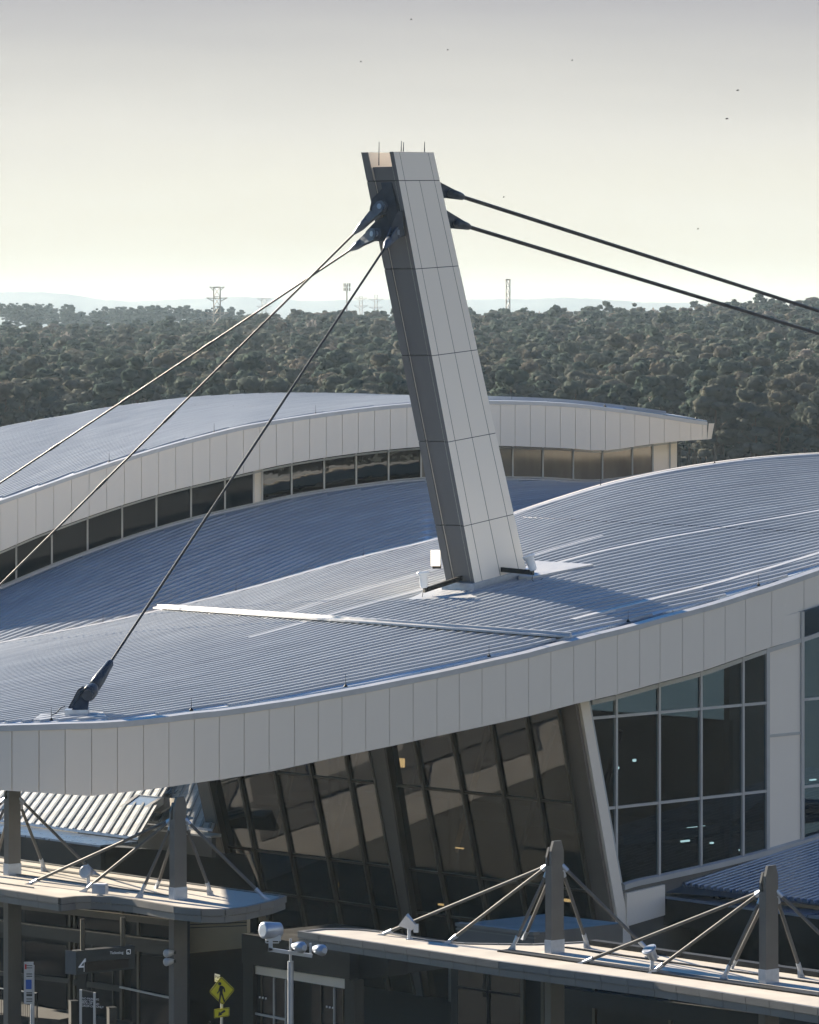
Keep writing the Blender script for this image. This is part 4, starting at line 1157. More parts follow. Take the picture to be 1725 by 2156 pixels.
txt('Ticketing', .175, sp(231.5, 2009.5, .01), sdir, UZ, M['letter'], sg)
a = [sp(267,2009,.02), sp(274.5,2008.5,.02), sp(274.5,1999.5,.02), sp(267,2000,.02)]
mb = MB()
for i in range(4): bary(a[i], a[(i+1) % 4], mb, .035, .01, .0, sn)
mb.prism([sp(268.5,2007.5,.02), sp(271,2007.3,.02), sp(271,2005,.02), sp(268.5,2005.2,.02)], sn*.01)
ob('pictogram', mb, M['letter'], sg)
for x in (174, 259):
    a = sp(x, 1998, -.25); ob('hanger', MB().tube(a + V((0,0,-.1)), V((a.x, a.y, ZD-.5)), .11, .11, 8), M['bronze'], sg)
ob('support_post', MB().box(sp(172, 2120, -.3) , .42, .3, 3.6), M['dark_wall'], sg)

# bus stop sign post at far left
YB = 109.
bs_ = thing('sign_post', P(68, 2156, YB), 'slim grey post with a narrow stacked parking sign at far left', 'sign')
g_ = P(68, 2030, YB)
ob('post', MB().tube(V((g_.x, g_.y, GROUND)), g_ + V((0,0,-.05)), .10, .10, 10), M['pole'], bs_)
q = P(60.5, 2026, YB-.15); bd = MB().box(q + V((0, 0, -.92)), .42, .05, 1.85); b_ = ob('sign_board', bd, M['pole'], bs_)
mb = MB().box(q + V((0,-.035,-.98)), .26, .02, .42); ob('emblem', mb, M['blue_ink'], b_)
mb = MB().box(q + V((-.13,-.035,-.2)), .08, .02, .22); ob('emblem', mb, M['red_ink'], b_)
mb = MB()
for dz, hh in ((-.15,.03),(-.25,.03),(-.52,.04),(-.62,.04),(-1.35,.05),(-1.45,.09),(-1.62,.04),(-1.72,.04)): mb.box(q + V((.03,-.035,dz)), .26, .02, hh)
ob('lettering', mb, M['sign_dark'], b_)
# totem
YT = 109.5
tt = thing('information_totem', P(186, 2156, YT), 'dark totem with pale side rails and small white text', 'sign')
a = P(168, 2084, YT); b = P(202, 2091, YT+.1)
ob('panel', MB().prism([V((a.x,a.y,GROUND)), V((b.x,b.y,GROUND)), b, a], (0,.2,0)), M['sign_dark'], tt)
for x, y in ((168.5, 2084), (197.5, 2090)):
    c = P(x, y, YT-.08); ob('side_rail', MB().box(V((c.x+.03, c.y, (c.z+GROUND)/2)), .10, .22, c.z-GROUND), M['mullion'], tt)
txt('NO PARKING\nANY TIME', .125, P(172.5, 2104, YT-.03), V((1,.03,-.08)), UZ, M['letter'], tt)
txt('PICK-UP AND\nDROP-OFF ONLY', .125, P(172.5, 2114, YT-.03), V((1,.03,-.08)), UZ, M['letter'], tt)
# bollards
for i, (x, y, lb) in enumerate(((154.5,2106,'square grey bollard left of the text totem'),(235,2120,'square grey bollard right of the text totem'))):
    c = P(x, y, 110.); t = thing('bollard', V((c.x, c.y, GROUND)), lb, 'bollard', 'bollards by the forecourt')
    ob('shaft', MB().box(V((c.x, c.y, (c.z-.08+GROUND)/2)), .34, .34, c.z-.08-GROUND, V((.9,.4,0)), V((-.4,.9,0))), M['dark_metal'], t)
    ob('cap', MB().box(V((c.x, c.y, c.z-.04)), .38, .38, .06, V((.9,.4,0)), V((-.4,.9,0))), M['dark_metal'], t)
# crossing sign
YX = 108.
cs = thing('crossing_sign', P(467, 2156, YX), 'yellow diamond pedestrian crossing sign with an arrow plaque below', 'sign')
top = P(467, 2060, YX); ob('post', MB().tube(V((top.x, top.y, GROUND)), top, .06, .06, 8), M['pole'], cs)
def rd_poly(pts, r=.06, n=4):
    out = []
    m_ = len(pts)
    for i in range(m_):
        p, a, b = V(pts[i]), V(pts[i-1]), V(pts[(i+1) % m_])
        u, w = (a-p).normalized(), (b-p).normalized()
        for k in range(n+1):
            s = k/n; out.append(p + u*r*(1-s)**2 + w*r*s**2)
    return out
yx = YX - .12
def X_(px, py, d=0.): return P(px, py, yx - d)
dm = ob('diamond', MB().prism(rd_poly([X_(440,2089), X_(468.5,2117), X_(494.5,2084), X_(466,2056)], .10), (0,.03,0)), M['sign_yellow'], cs)
q = [X_(442.5,2088.8,.006), X_(468.3,2114,.006), X_(492,2084.2,.006), X_(466.2,2058.8,.006)]
mb = MB()
for i in range(4): bary(q[i], q[(i+1) % 4], mb, .028, .004, 0, V((0,-1,0)))
ob('border', mb, M['ink'], dm)
def cr(x, y): return X_(560*.5541 + x*.17985, 3450*.5541 + y*.17985, .008)
man = MB()
man.prism([cr(848 + 20*math.cos(k*math.pi/6), 889 + 20*math.sin(k*math.pi/6)) for k in range(12)], (0,-.006,0))
man.prism([cr(*c) for c in ((845,915),(868,910),(888,918),(886,950),(882,990),(884,1010),(846,1012),(850,985),(842,960))], (0,-.006,0))
man.prism([cr(*c) for c in ((884,916),(905,935),(914,975),(908,990),(897,985),(893,955),(884,945))], (0,-.0064,0))
man.prism([cr(*c) for c in ((846,930),(850,965),(842,985),(822,1006),(812,998),(832,975),(838,940))], (0,-.0064,0))
man.prism([cr(*c) for c in ((846,1008),(868,1008),(862,1050),(852,1105),(840,1112),(833,1105),(842,1055))], (0,-.0068,0))
man.prism([cr(*c) for c in ((862,1006),(886,1006),(896,1050),(913,1095),(908,1106),(895,1103),(878,1055))], (0,-.0072,0))
ob('pedestrian_symbol', man, M['ink'], dm)
pl = ob('plaque', MB().prism(rd_poly([cr(781,1294), cr(960,1268), cr(962,1166), cr(781,1190)], .05), (0,.03,0)), M['sign_yellow'], cs)
mb = MB()
q = [cr(788,1286), cr(954,1262), cr(956,1174), cr(788,1197)]
for i in range(4): bary(q[i], q[(i+1) % 4], mb, .02, .004, 0, V((0,-1,0)))
ob('border', mb, M['ink'], pl)
ob('arrow_symbol', MB().prism([cr(*c) for c in ((830,1268),(838,1212),(850,1228),(900,1194),(916,1208),(912,1218),(868,1244),(880,1254))], (0,-.006,0)), M['ink'], pl)
ws2 = ob('notice', MB().prism([P(452,2067,yx+.22), P(463.5,2069,yx+.22), P(463.5,2053,yx+.22), P(452,2050,yx+.22)], (0,.02,0)), M['white'], cs)
txt('NO', .19, P(453.2, 2059.5, yx+.21), V((1,0,-.2)), UZ, M['ink'], ws2)
txt('PARKING', .062, P(452.8, 2065, yx+.21), V((1,0,-.2)), UZ, M['ink'], ws2)

# lamp post with three floodlights
YL = 104.
lp = thing('lamp_post', P(612, 2156, YL), 'tall grey lamp post with crossbar carrying three floodlights', 'lamp post')
a = P(612, 2035, YL)
ob('pole', MB().tube(V((a.x, a.y, GROUND)), P(612, 2024, YL), .125, .125, 12), M['pole'], lp)
ob('pole_top', MB().tube(P(612, 2024, YL), P(612, 1977, YL), .055, .055, 10), M['pole'], lp)
mb = MB(); bary(P(565, 1999, YL-.1), P(658, 2013, YL-.1), mb, .15, .08, .08, V((0,-1,0))); ob('crossbar', mb, M['pole'], lp)
mb = MB(); bary(P(570, 2002, YL-.1), P(570, 1981, YL-.1), mb, .17, .08, .08, V((0,-1,0))); bary(P(654, 2012, YL), P(654, 1986, YL), mb, .1, .05, .05, V((0,-1,0)))
mb.path([P(560,1976,YL), P(560,1985.5,YL), P(587,1985.5,YL), P(587,1976,YL)], .025, 6); ob('bracket', mb, M['lamp_metal'], lp)
big = MB().lathe(P(554, 1959, YL-.2), P(596,1959,YL+.1) - P(554,1959,YL-.2), [(-.02,.26),(0,.34),(.06,.36),(.82,.335),(.84,.30)], 18)
fl = ob('lamp_head', big, M['lamp_metal'], lp)
ob('ballast', MB().box(P(575.5, 1974, YL-.05), .64, .4, .25, V((.98,.1,-.03)), V((-.1,.98,0))), M['lamp_metal'], fl)
for x0, x1, y in ((617, 641, 1993), (660, 684, 1999)):
    c = P(x0, y-1, YL); e = P(x1, y+3, YL-.35)
    mb = MB(); d = (e-c)
    mb.lathe(c, d, [(-.15,.08),(0,.12),(d.length*.35,.20),(d.length*.8,.25),(d.length,.12)], 12)
    ob('lamp_head', mb, M['lamp_metal'], lp)
# speakers / fixtures on the left canopy column
for y, lb in ((1874+1856-1730+4, 'upper'), (2000+23, 'lower')):
    c = P(357.5, 2005 if lb == 'upper' else 2023, 113.8)
    t = thing('wall_light', c, f'{lb} of two small round lights on the left canopy column', 'light', 'round lights on the column')
    mb = MB().lathe(c + V((-.02,-.35,0)), (-.6,-.8,0), [(-.3,.10),(0,.17),(.2,.19),(.22,.12)], 12); ob('lamp_head', mb, M['mullion'], t)
    ob('bracket', MB().box(c + V((.15,-.1,0)), .3, .3, .12), M['ink'], t)

# ------------------------------------------------------------------ terrain, hills
def ftop(px):       # treetop horizon of the main wood (image row) along the view
    return CT(px)
CT = curve([(-900,668),(-200,672),(0,672),(250,668),(450,662),(560,650),(700,644),(800,642),(1000,640),(1250,636),(1400,634),(1500,627),(1600,622),(1725,620),(2600,615)])
Yn_ = curve([(-900,480),(0,480),(500,470),(700,455),(780,400),(860,420),(1000,470),(1400,460),(1725,440),(2600,430)])
def Yn(px): return 2*Yn_(px)
YFAR = 2300.
TREEH = 29.5
def ground_z(X, Y):
    if Y < 60: return GROUND
    px = CX + X*F/Y; px = min(max(px, -850), 2550)
    y0 = Yn(px); zn = GROUND
    zf = CZ - (ftop(px) - HY)*YFAR/F - TREEH
    u = (Y - y0)/(YFAR - y0)
    if u <= 0: return GROUND
    if u >= 1: return zf*(1 if Y < 2500 else max(.0, 1-(Y-2500)/500.)) + (-6 if Y > 3000 else 0)*1.0
    return zn + (zf - zn)*(u**.85)
rows = []
for Y in [-300, -50, 0, 60, 120, 200, 300, 400, 600] + list(range(780, 2520, 60)) + [2600,2800,3000,3600,5000,7000,10200,13800]:
    r = []
    for X in list(np.linspace(-3900, -420, 8)) + list(np.linspace(-400, 400, 41)) + list(np.linspace(420, 3900, 8)):
        r.append(V((X, Y, ground_z(X, Y))))
    rows.append(r)
struct('terrain', MB().grid(rows), M['earth'])
struct('road', MB().add([V((-140,130,GROUND+.02)), V((140,130,GROUND+.02)), V((140,190,GROUND+.02)), V((-140,214,GROUND+.02))], [(0,1,2,3)]), M['asphalt'])
# far hills
hp = curve([(-1500,618),(-600,612),(-100,610),(0,613),(60,614),(110,616),(150,619),(190,626),(250,631),(330,632),(400,630),(460,626),(560,627),(640,632),(760,629),(1000,630),(1100,627),(1180,624),(1280,627),(1360,633),(1500,638),(1800,640),(2400,632)])
def hillz(px, Y): return CZ - (hp(px)-HY)*Y/F
mb = MB(); rows = []
xs_ = np.linspace(-1500, 3200, 410)
nz = np.cumsum(rng.normal(0, .35, 410)); nz -= np.linspace(nz[0], nz[-1], 410)
for Y, f in ((11000, 0.), (11500, .6), (12000, 1.), (12600, .5), (13200, 0.)):
    r = []
    for i, px in enumerate(xs_):
        z = hillz(px, 12000) + nz[i]*1.2 + rng.normal(0, .7)
        r.append(V(((px-CX)*12000/F, Y, GROUND-.5 + (z-GROUND)*f)))
    rows.append(r)
struct('hills', MB().grid(rows), M['hill'])

# ------------------------------------------------------------------ trees
def cube_sphere(n):
    idx, vs, fs = {}, [], []
    def vid(p):
        k = tuple(np.round(p, 5))
        if k not in idx: idx[k] = len(vs); vs.append(np.array(p)/np.linalg.norm(p))
        return idx[k]
    L_ = np.linspace(-1, 1, n+1)
    for ax in range(3):
        for sg in (-1, 1):
            def pt(i, j):
                p = np.zeros(3); p[ax] = sg; p[(ax+1) % 3] = L_[i]; p[(ax+2) % 3] = L_[j]; return p
            for i in range(n):
                for j in range(n):
                    q = [vid(pt(i,j)), vid(pt(i+1,j)), vid(pt(i+1,j+1)), vid(pt(i,j+1))]
                    fs.append(q if sg > 0 else q[::-1])
    return np.array(vs), np.array(fs)
def tree_mesh(nq, kind, seed, size=1.):
    g = np.random.default_rng(seed)
    quads = []
    H = 25.
    if kind == 'bare':
        nb, base, wid = 5, .45, 3.6
    elif kind == 'pine':
        nb, base, wid = int(g.integers(14, 19)), .62, 3.6
    else:
        nb, base, wid = int(g.integers(15, 20)), .45, 4.1
    cs_, rs_ = [], []
    for i in range(nb):
        u = (i+.5)/nb
        zz = H*(base + (1-base)*u*.93)
        rr = wid*math.sqrt(max(.05, 1 - (max(0, u-.25)/.78)**2))*.75
        an = i*2.4 + g.uniform(0, 1)
        cs_.append((math.cos(an)*rr*g.uniform(.45, 1), math.sin(an)*rr*g.uniform(.45, 1), zz + g.uniform(-.7,.7))); rs_.append(g.uniform(.7, 1.45)*(1.1 if kind != 'pine' else 1.))
    cs_ = np.array(cs_); rs_ = np.array(rs_)
    vs, fs = [], []; off = 0
    if kind != 'bare':
        n = 2
        base_v, base_f = cube_sphere(n)
        for c, r in zip(cs_, rs_):
            nz = 1 + g.normal(0, .2, (len(base_v), 1))
            vs.append(c + base_v*nz*r*np.array([1.05, 1.05, .78])); fs.append(base_f + off); off += len(base_v)
        nq = int(nq*.8)
    pick = g.choice(nb, nq, p=rs_**2/np.sum(rs_**2))
    n = g.normal(0, 1, (nq, 3)); n[:, 2] = n[:, 2]*.8 + .35
    n /= np.linalg.norm(n, axis=1)[:, None]
    r = rs_[pick][:, None]*g.uniform(.95, 1.12, (nq, 1))
    c = cs_[pick] + n*r*np.array([1.05, 1.05, .78])
    nn = n + g.normal(0, .55 if kind == 'bare' else .3, (nq, 3)); nn /= np.linalg.norm(nn, axis=1)[:, None]
    t = np.cross(nn, g.normal(0, 1, (nq, 3))); t /= np.linalg.norm(t, axis=1)[:, None]
    b = np.cross(nn, t)
    s = g.uniform(.20, .42, (nq, 1))*size*(.9 if kind == 'bare' else 1.)
    k = g.uniform(.55, 1.0, (nq, 1))
    if kind == 'bare': k *= .35; s *= 1.6
    q = np.stack([c - t*s - b*s*k, c + t*s - b*s*k*.6, c + t*s*.8 + b*s*k, c - t*s*.9 + b*s*k*.8], 1)
    vs.append(q.reshape(-1, 3)); fs.append(np.arange(nq*4).reshape(-1, 4) + off)
    return np.concatenate(vs), np.concatenate(fs)
def foliage_mesh(name, verts, faces, tint):
    nq = len(faces)
    me = bpy.data.meshes.new(name)
    me.vertices.add(len(verts)); me.vertices.foreach_set('co', verts.astype(np.float32).ravel())
    me.loops.add(nq*4); me.loops.foreach_set('vertex_index', faces.astype(np.int32).ravel())
    me.polygons.add(nq); me.polygons.foreach_set('loop_start', np.arange(0, nq*4, 4, dtype=np.int32))
    me.polygons.foreach_set('use_smooth', np.ones(nq, dtype=bool))
    me.update(calc_edges=True)
    at = me.attributes.new('tint', 'FLOAT', 'FACE'); at.data.foreach_set('value', tint.astype(np.float32))
    me.materials.append(M['foliage'])
    return me
class Wood:
    def __init__(s): s.v, s.f, s.t, s.n = [], [], [], 0
    def add(s, v, f, t): s.v.append(v); s.f.append(f + s.n); s.t.append(np.full(len(f), t)); s.n += len(v)
    def mesh(s): return foliage_mesh('forest', np.concatenate(s.v), np.concatenate(s.f), np.clip(np.concatenate(s.t), 0, 1))
KINDS = [('pine',.35),('pine',.55),('pine',.66),('round',.45),('round',.62),('pine',.25),('bare',1.0),('round',.74)]
near_t = [tree_mesh(760, k, 100+i) for i, (k, t) in enumerate(KINDS)]
far_t = [tree_mesh(200, k, 200+i, 1.8) for i, (k, t) in enumerate(KINDS)]
def trunk_mb(bare=False):
    mb = MB(); mb.tube(V((0,0,-1)), V((.2,.1,14)), .32, .22, 7, False); mb.tube(V((.2,.1,14)), V((.1,-.1,22)), .22, .08, 6, False)
    for k in range(5):
        a = k*2.3; z = 13+k*1.7
        mb.tube(V((.15,0,z)), V((math.cos(a)*2.4, math.sin(a)*2.4, z+1.8)), .10, .04, 5, False)
    return mb
trunk0 = trunk_mb()
me_tr = bpy.data.meshes.new('trunk'); me_tr.from_pydata(trunk0.v, [], trunk0.f); me_tr.update(); me_tr.materials.append(M['bark'])
# positions on a jittered grid
pos = []
Y = 810.
while Y < YFAR + 60:
    sp_ = 6.0 + (Y-810)*.0022
    hw = 1.75*862*Y/F + 12
    for X in np.arange(-hw, hw, sp_):
        x, y = X + rng.uniform(-.5,.5)*sp_*.9, Y + rng.uniform(-.5,.5)*sp_*.9
        px = CX + x*F/y
        if y < Yn(px) + rng.uniform(0, 14): continue
        pos.append((y, x))
    Y += sp_*1.35
pos.sort()
lab = {'pine': ('pine_tree', 'tall pine with rounded crown in the dense wood behind the terminal', 'pine tree'),
       'round': ('leafy_tree', 'broad leafy tree in the dense wood behind the terminal', 'tree'),
       'bare': ('bare_tree', 'pale bare tree in the dense wood behind the terminal', 'tree')}
near_me = [foliage_mesh('crown', near_t[i][0], near_t[i][1], np.full(len(near_t[i][1]), KINDS[i][1])) for i in range(len(KINDS))]
NIND = 285
probs = np.array([.2,.2,.13,.14,.12,.1,.05,.06])
cnt = 0
SX, SY, SZ = [], [], []
wd = Wood()
for y, x in pos:
    i = int(rng.choice(len(KINDS), p=probs)); z = ground_z(x, y)
    s = rng.uniform(.86, 1.12); a = rng.uniform(0, 6.28)
    w = s*rng.uniform(1.0, 1.35)
    if rng.uniform() < .06: s *= 1.1
    px = CX + x*F/y
    if cnt < NIND and -30 < px < 1755:
        k = KINDS[i][0]; nm, lb, ct = lab[k]
        t = thing(nm, (x, y, z), lb, ct, 'trees of the wood behind the terminal')
        t.rotation_euler = (0, 0, a); t.scale = (w, w, s)
        c = bpy.data.objects.new('crown', near_me[i]); COL.objects.link(c); c.parent = t
        c = bpy.data.objects.new('trunk', me_tr); COL.objects.link(c); c.parent = t
        cnt += 1; continue
    T_, Fc = near_t[i] if y < 1250 and -120 < px < 1850 else far_t[i]
    ca, sa = math.cos(a), math.sin(a)
    vx = T_[:,0]*w; vy = T_[:,1]*w
    out = np.stack([vx*ca - vy*sa + x, vx*sa + vy*ca + y, T_[:,2]*s + z], 1)
    wd.add(out, Fc, KINDS[i][1] + (rng.normal(0,.07) if i != 6 else 0))
wood = bpy.data.objects.new('forest', wd.mesh())
COL.objects.link(wood); wood['kind'] = 'stuff'
# second hazy tree line at left, and stragglers on the skyline
wd = Wood()
t2 = curve([(-300,634),(0,632),(60,638),(110,634),(150,641),(178,656),(210,646),(250,641),(300,643),(350,640),(420,642),(480,646),(540,660),(600,668)])
for k in range(400):
    px = rng.uniform(-800, 600); y = rng.uniform(3300, 3800)
    d_ = rng.uniform(0, 18)
    x = (px-CX)*y/F; zt_ = CZ - (t2(px)+d_-HY)*y/F
    i = int(rng.integers(0, 6)); T_, Fc = far_t[i]; s = rng.uniform(.85, 1.1)
    wd.add(np.stack([T_[:,0]*s*1.25 + x, T_[:,1]*s*1.25 + y, T_[:,2]*s + zt_ - 25*s], 1), Fc, KINDS[i][1]*.6)
wood2 = bpy.data.objects.new('forest', wd.mesh())
COL.objects.link(wood2); wood2['kind'] = 'stuff'

# ------------------------------------------------------------------ towers on the skyline
def lattice_tower(label, px, ytop, Y, wbase, wtop, arms, thick=.062, nseg=9):
    top = P(px, ytop, Y); zb = 0.; Y = top.y
    t = thing('transmission_tower', V((top.x, Y, zb)), label, 'power tower')
    H = top.z - zb; mb = MB(); r = thick*Y/1000
    def w(u): return (wbase + (wtop-wbase)*min(1, u/.7))/2 if True else 0
    def c(u, k):
        sx, sy = ((-1,-1),(1,-1),(1,1),(-1,1))[k]; return V((top.x + sx*w(u), Y + sy*w(u), zb + H*u))
    for i in range(nseg):
        u0, u1 = i/nseg, (i+1)/nseg
        for k in range(4):
            mb.tube(c(u0,k), c(u1,k), r, r, 4, False)
            if k in (0, 2) or i % 2: mb.tube(c(u0,k), c(u1,(k+1) % 4), r*.7, r*.7, 4, False)
            mb.tube(c(u1,k), c(u1,(k+1) % 4), r*.7, r*.7, 4, False)
    ob('lattice_body', mb, M['lattice'], t)
    for u, half in arms:
        z = zb + H*u; mb = MB()
        for s in (-1, 1):
            mb.tube(V((top.x + s*wtop/2, Y, z)), V((top.x + s*half, Y, z + .3)), r, r*.7, 4, False)
            mb.tube(V((top.x + s*wtop/2, Y, z - H*.035)), V((top.x + s*half, Y, z + .3)), r, r*.7, 4, False)
        mb.tube(V((top.x - wtop/2, Y, z)), V((top.x + wtop/2, Y, z)), r, r, 4, False)
        ob('cross_arm', mb, M['lattice'], t)
lattice_tower('large lattice power tower above the trees at left', 457, 604, 1500, 6.5, 4., ((.995, 4.6), (.87, 6.4), (.70, 7.2)), thick=.095)
lattice_tower('faint lattice power tower left of the cell tower', 556, 628, 2300, 6, 4, ((.99, 6.5), (.86, 7)), thick=.045)
lattice_tower('small power tower just right of the cell tower', 760, 624, 2300, 5, 3, ((.97, 6.), (.84, 6.5)), thick=.045)
lattice_tower('small power tower at the left side of the mast', 792, 621, 2300, 4.5, 3, ((.93, 7.), (.80, 6.5)), thick=.045)
lattice_tower('lone square lattice tower right of the mast', 1070, 588, 1300, 2.2, 2.0, ((.995, 1.2),), thick=.09, nseg=14)
ct = thing('cell_tower', P(730, 645, 1400), 'cell tower on a single pole with two tiers of antenna panels', 'cell tower')
b_ = P(730.5, 600, 1400)
ob('pole', MB().tube(V((b_.x, b_.y, 0)), b_, .55, .35, 8), M['lattice'], ct)
for z, y in ((600, 0), (609, 0)):
    mb = MB()
    for k in range(9):
        a = k*2*math.pi/9; p_ = P(730.5, z, 1400) + V((1.9*math.cos(a), 1.9*math.sin(a), 0)); mb.box(p_, .5, .3, 2.0, V((-math.sin(a), math.cos(a), 0)), V((math.cos(a), math.sin(a), 0)))
        mb.tube(P(730.5, z, 1400), p_, .08, .08, 4, False)
    ob('antenna_tier', mb, M['lattice'], ct)

# birds
for px, py, lb in ((866,41,'tiny dark bird near the top of the sky'),(943,105,'tiny dark bird above and right of the mast'),(760,130,'tiny dark bird above and left of the mast'),(1205,127,'tiny dark bird high right of the mast'),(1554,190,'dark bird with raised wing at upper right'),(1531,250,'dark bird lower of the pair at upper right'),(1470,482,'tiny dark bird beyond the upper black cable'),(1061,415,'tiny dark bird just above the upper black cable')):
    c = P(px, py, 320); big = 1.6 if 'upper right' in lb else 1.
    mb = MB()
    mb.lathe(c - V((.14,0,0))*big, (1,.2,.1), [(0,.01),(.06*big,.045*big),(.16*big,.05*big),(.28*big,.012*big)], 8)
    b_ = ob('bird', mb, M['bird'], None, label=lb, category='bird', group='birds in the sky')
    b2 = MB()
    for s in (-1, 1):
        b2.hexa([c + V((-.06,0,.0)), c + V((.06,0,.0)), c + V((.08, .18*s, .12))*1, c + V((-.04,.18*s,.12))], [x + V((0,0,.012)) for x in (c + V((-.06,0,0)), c + V((.06,0,0)), c + V((.08,.18*s,.12)), c + V((-.04,.18*s,.12)))])
        b2.hexa([c + V((-.04,.18*s,.12)), c + V((.08,.18*s,.12)), c + V((.02,.42*s,.10)), c + V((-.03,.42*s,.10))], [x + V((0,0,.01)) for x in (c + V((-.04,.18*s,.12)), c + V((.08,.18*s,.12)), c + V((.02,.42*s,.10)), c + V((-.03,.42*s,.10)))])
    ob('wings', b2, M['bird'], b_)

# ------------------------------------------------------------------ air
hzm = bpy.data.materials.new('haze'); hzm.use_nodes = True
nt = hzm.node_tree; nt.nodes.clear()
out = nt.nodes.new('ShaderNodeOutputMaterial'); pv = nt.nodes.new('ShaderNodeVolumePrincipled')
pv.inputs['Color'].default_value = (.68, .86, 1., 1); pv.inputs['Density'].default_value = .000035; pv.inputs['Anisotropy'].default_value = .2
nt.links.new(pv.outputs[0], out.inputs['Volume'])
hz_ = ob('haze', MB().box((0, 6800, 60), 8000, 14600, 138), hzm); hz_['kind'] = 'stuff'

# ------------------------------------------------------------------ sun, sky, camera
SUN_EL, SUN_AZ = R(18), R(49)          # azimuth: angle of the light's travel towards the viewer from +X
travel = V((math.cos(SUN_AZ)*math.cos(SUN_EL), -math.sin(SUN_AZ)*math.cos(SUN_EL), -math.sin(SUN_EL)))
sd = bpy.data.lights.new('sun', 'SUN'); sd.energy = 5.0; sd.angle = R(.5); sd.color = (1., .87, .69)
so = bpy.data.objects.new('sun', sd); COL.objects.link(so); so.rotation_euler = travel.to_track_quat('-Z', 'Y').to_euler(); so.location = (-60, 200, 90)
w = bpy.data.worlds.new('World'); sc.world = w; w.use_nodes = True
nt = w.node_tree; nt.nodes.clear()
out = nt.nodes.new('ShaderNodeOutputWorld'); bg = nt.nodes.new('ShaderNodeBackground'); nt.links.new(bg.outputs[0], out.inputs[0])
sky = nt.nodes.new('ShaderNodeTexSky'); sky.sky_type = 'NISHITA'; sky.sun_disc = False
sky.sun_elevation = SUN_EL
tosun = -travel
sky.sun_rotation = math.atan2(tosun.x, tosun.y)
sky.air_density = 1.2; sky.dust_density = 1.5
tc = nt.nodes.new('ShaderNodeTexCoord'); sx = nt.nodes.new('ShaderNodeSeparateXYZ'); nt.links.new(tc.outputs['Generated'], sx.inputs[0])
cr_ = nt.nodes.new('ShaderNodeValToRGB'); el = cr_.color_ramp.elements
EXPO = 2.0
K = 20.0/2**EXPO           # veil colours are given as seen; background strength is 0.05
def vc(r, g, b): 
    f = lambda s: (s/255/12.92 if s/255 <= .04045 else ((s/255+.055)/1.055)**2.4)
    return (f(r)*K, f(g)*K, f(b)*K, 1)
el[0].position = 0; el[0].color = vc(208,192,158)
el[1].position = 1; el[1].color = vc(160,160,168)
for p, c in ((.12, (222,212,186)), (.28, (231,226,210)), (.44, (224,220,210)), (.58, (206,203,197)), (.74, (181,179,181))):
    e = el.new(p); e.color = vc(*c)
mr = nt.nodes.new('ShaderNodeMapRange'); mr.inputs[1].default_value = 0; mr.inputs[2].default_value = .088
nz1 = nt.nodes.new('ShaderNodeTexNoise'); nz1.inputs['Scale'].default_value = 5; nz1.inputs['Detail'].default_value = 4
mpn = nt.nodes.new('ShaderNodeMapping'); mpn.inputs['Scale'].default_value = (1, 1, 9); nt.links.new(tc.outputs['Generated'], mpn.inputs[0]); nt.links.new(mpn.outputs[0], nz1.inputs['Vector'])
ma = nt.nodes.new('ShaderNodeMath'); ma.operation = 'MULTIPLY_ADD'; ma.inputs[1].default_value = .024; nt.links.new(nz1.outputs['Fac'], ma.inputs[0]); nt.links.new(sx.outputs['Z'], ma.inputs[2])
ms = nt.nodes.new('ShaderNodeMath'); ms.operation = 'SUBTRACT'; ms.inputs[1].default_value = .012; nt.links.new(ma.outputs[0], ms.inputs[0])
nt.links.new(ms.outputs[0], mr.inputs[0]); nt.links.new(mr.outputs[0], cr_.inputs[0])
fz = nt.nodes.new('ShaderNodeMapRange'); fz.inputs[1].default_value = .08; fz.inputs[2].default_value = .24; fz.inputs[3].default_value = 1; fz.inputs[4].default_value = 0
nt.links.new(sx.outputs['Z'], fz.inputs[0])
fy = nt.nodes.new('ShaderNodeMapRange'); fy.inputs[1].default_value = -.1; fy.inputs[2].default_value = .7; nt.links.new(sx.outputs['Y'], fy.inputs[0])
fm = nt.nodes.new('ShaderNodeMath'); fm.operation = 'MULTIPLY'; nt.links.new(fz.outputs[0], fm.inputs[0]); nt.links.new(fy.outputs[0], fm.inputs[1])
mix = nt.nodes.new('ShaderNodeMixRGB'); nt.links.new(fm.outputs[0], mix.inputs[0]); 
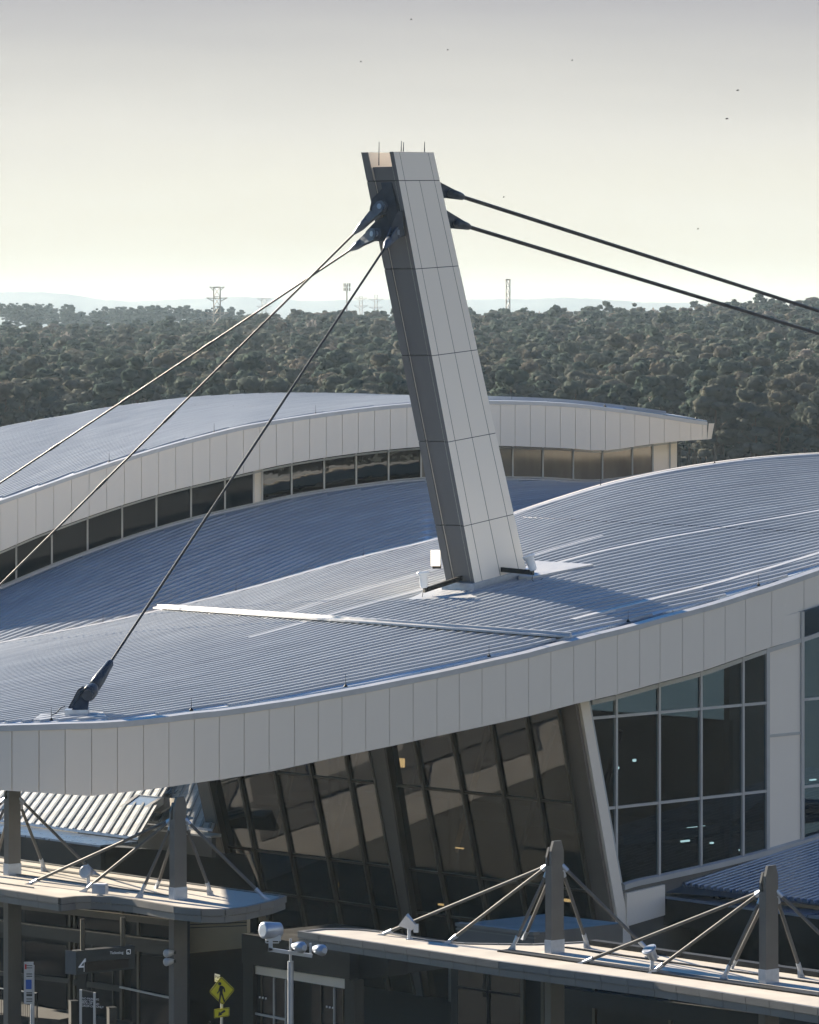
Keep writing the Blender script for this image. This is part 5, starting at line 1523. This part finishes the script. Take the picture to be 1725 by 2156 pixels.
# deep blue overhead, bright band added behind the viewer to fill shaded panels
tin = nt.nodes.new('ShaderNodeMixRGB'); tin.blend_type = 'MULTIPLY'; tin.inputs[0].default_value = 1; tin.inputs[2].default_value = (.03, .36, .82, 1); nt.links.new(sky.outputs[0], tin.inputs[1])
rz_ = nt.nodes.new('ShaderNodeMapRange'); rz_.inputs[1].default_value = .16; rz_.inputs[2].default_value = .38; rz_.inputs[3].default_value = 1; rz_.inputs[4].default_value = 0; nt.links.new(sx.outputs['Z'], rz_.inputs[0])
dt = nt.nodes.new('ShaderNodeVectorMath'); dt.operation = 'DOT_PRODUCT'; dt.inputs[1].default_value = (.8, -.6, 0); nt.links.new(tc.outputs['Generated'], dt.inputs[0])
ra_ = nt.nodes.new('ShaderNodeMapRange'); ra_.interpolation_type = 'SMOOTHSTEP'; ra_.inputs[1].default_value = -.15; ra_.inputs[2].default_value = .8; ra_.inputs[3].default_value = .03; nt.links.new(dt.outputs['Value'], ra_.inputs[0])
rm = nt.nodes.new('ShaderNodeMath'); rm.operation = 'MULTIPLY'; rl_ = nt.nodes.new('ShaderNodeMapRange'); rl_.inputs[1].default_value = .02; rl_.inputs[2].default_value = .2; rl_.inputs[3].default_value = .35; nt.links.new(sx.outputs['Z'], rl_.inputs[0])
rl2 = nt.nodes.new('ShaderNodeMath'); rl2.operation = 'MULTIPLY'; nt.links.new(rz_.outputs[0], rl2.inputs[0]); nt.links.new(rl_.outputs[0], rl2.inputs[1]); nt.links.new(rl2.outputs[0], rm.inputs[0]); nt.links.new(ra_.outputs[0], rm.inputs[1])
mb_ = nt.nodes.new('ShaderNodeMixRGB'); nt.links.new(rm.outputs[0], mb_.inputs[0]); nt.links.new(tin.outputs[0], mb_.inputs[1]); mb_.inputs[2].default_value = tuple(1.95*c for c in vc(255,246,220))
nt.links.new(mb_.outputs[0], mix.inputs[1]); nt.links.new(cr_.outputs[0], mix.inputs[2])
nt.links.new(mix.outputs[0], bg.inputs[0]); bg.inputs[1].default_value = .05

cam = bpy.data.cameras.new('camera'); co = bpy.data.objects.new('camera', cam); COL.objects.link(co)
co.location = (0, 0, CZ); co.rotation_euler = (R(90), 0, 0)
cam.sensor_fit = 'HORIZONTAL'; cam.sensor_width = 36; cam.lens = F/1725*36
cam.shift_y = -(1078 - HY)/1725
cam.clip_start = 1; cam.clip_end = 40000
sc.camera = co
sc.view_settings.view_transform = 'Standard'; sc.view_settings.look = 'None'
sc.view_settings.exposure = EXPO; sc.view_settings.gamma = 1
sc.cycles.volume_step_rate = 10; sc.cycles.max_bounces = 6; sc.cycles.diffuse_bounces = 3; sc.cycles.glossy_bounces = 3
sc.cycles.volume_bounces = 0; sc.cycles.use_denoising = True
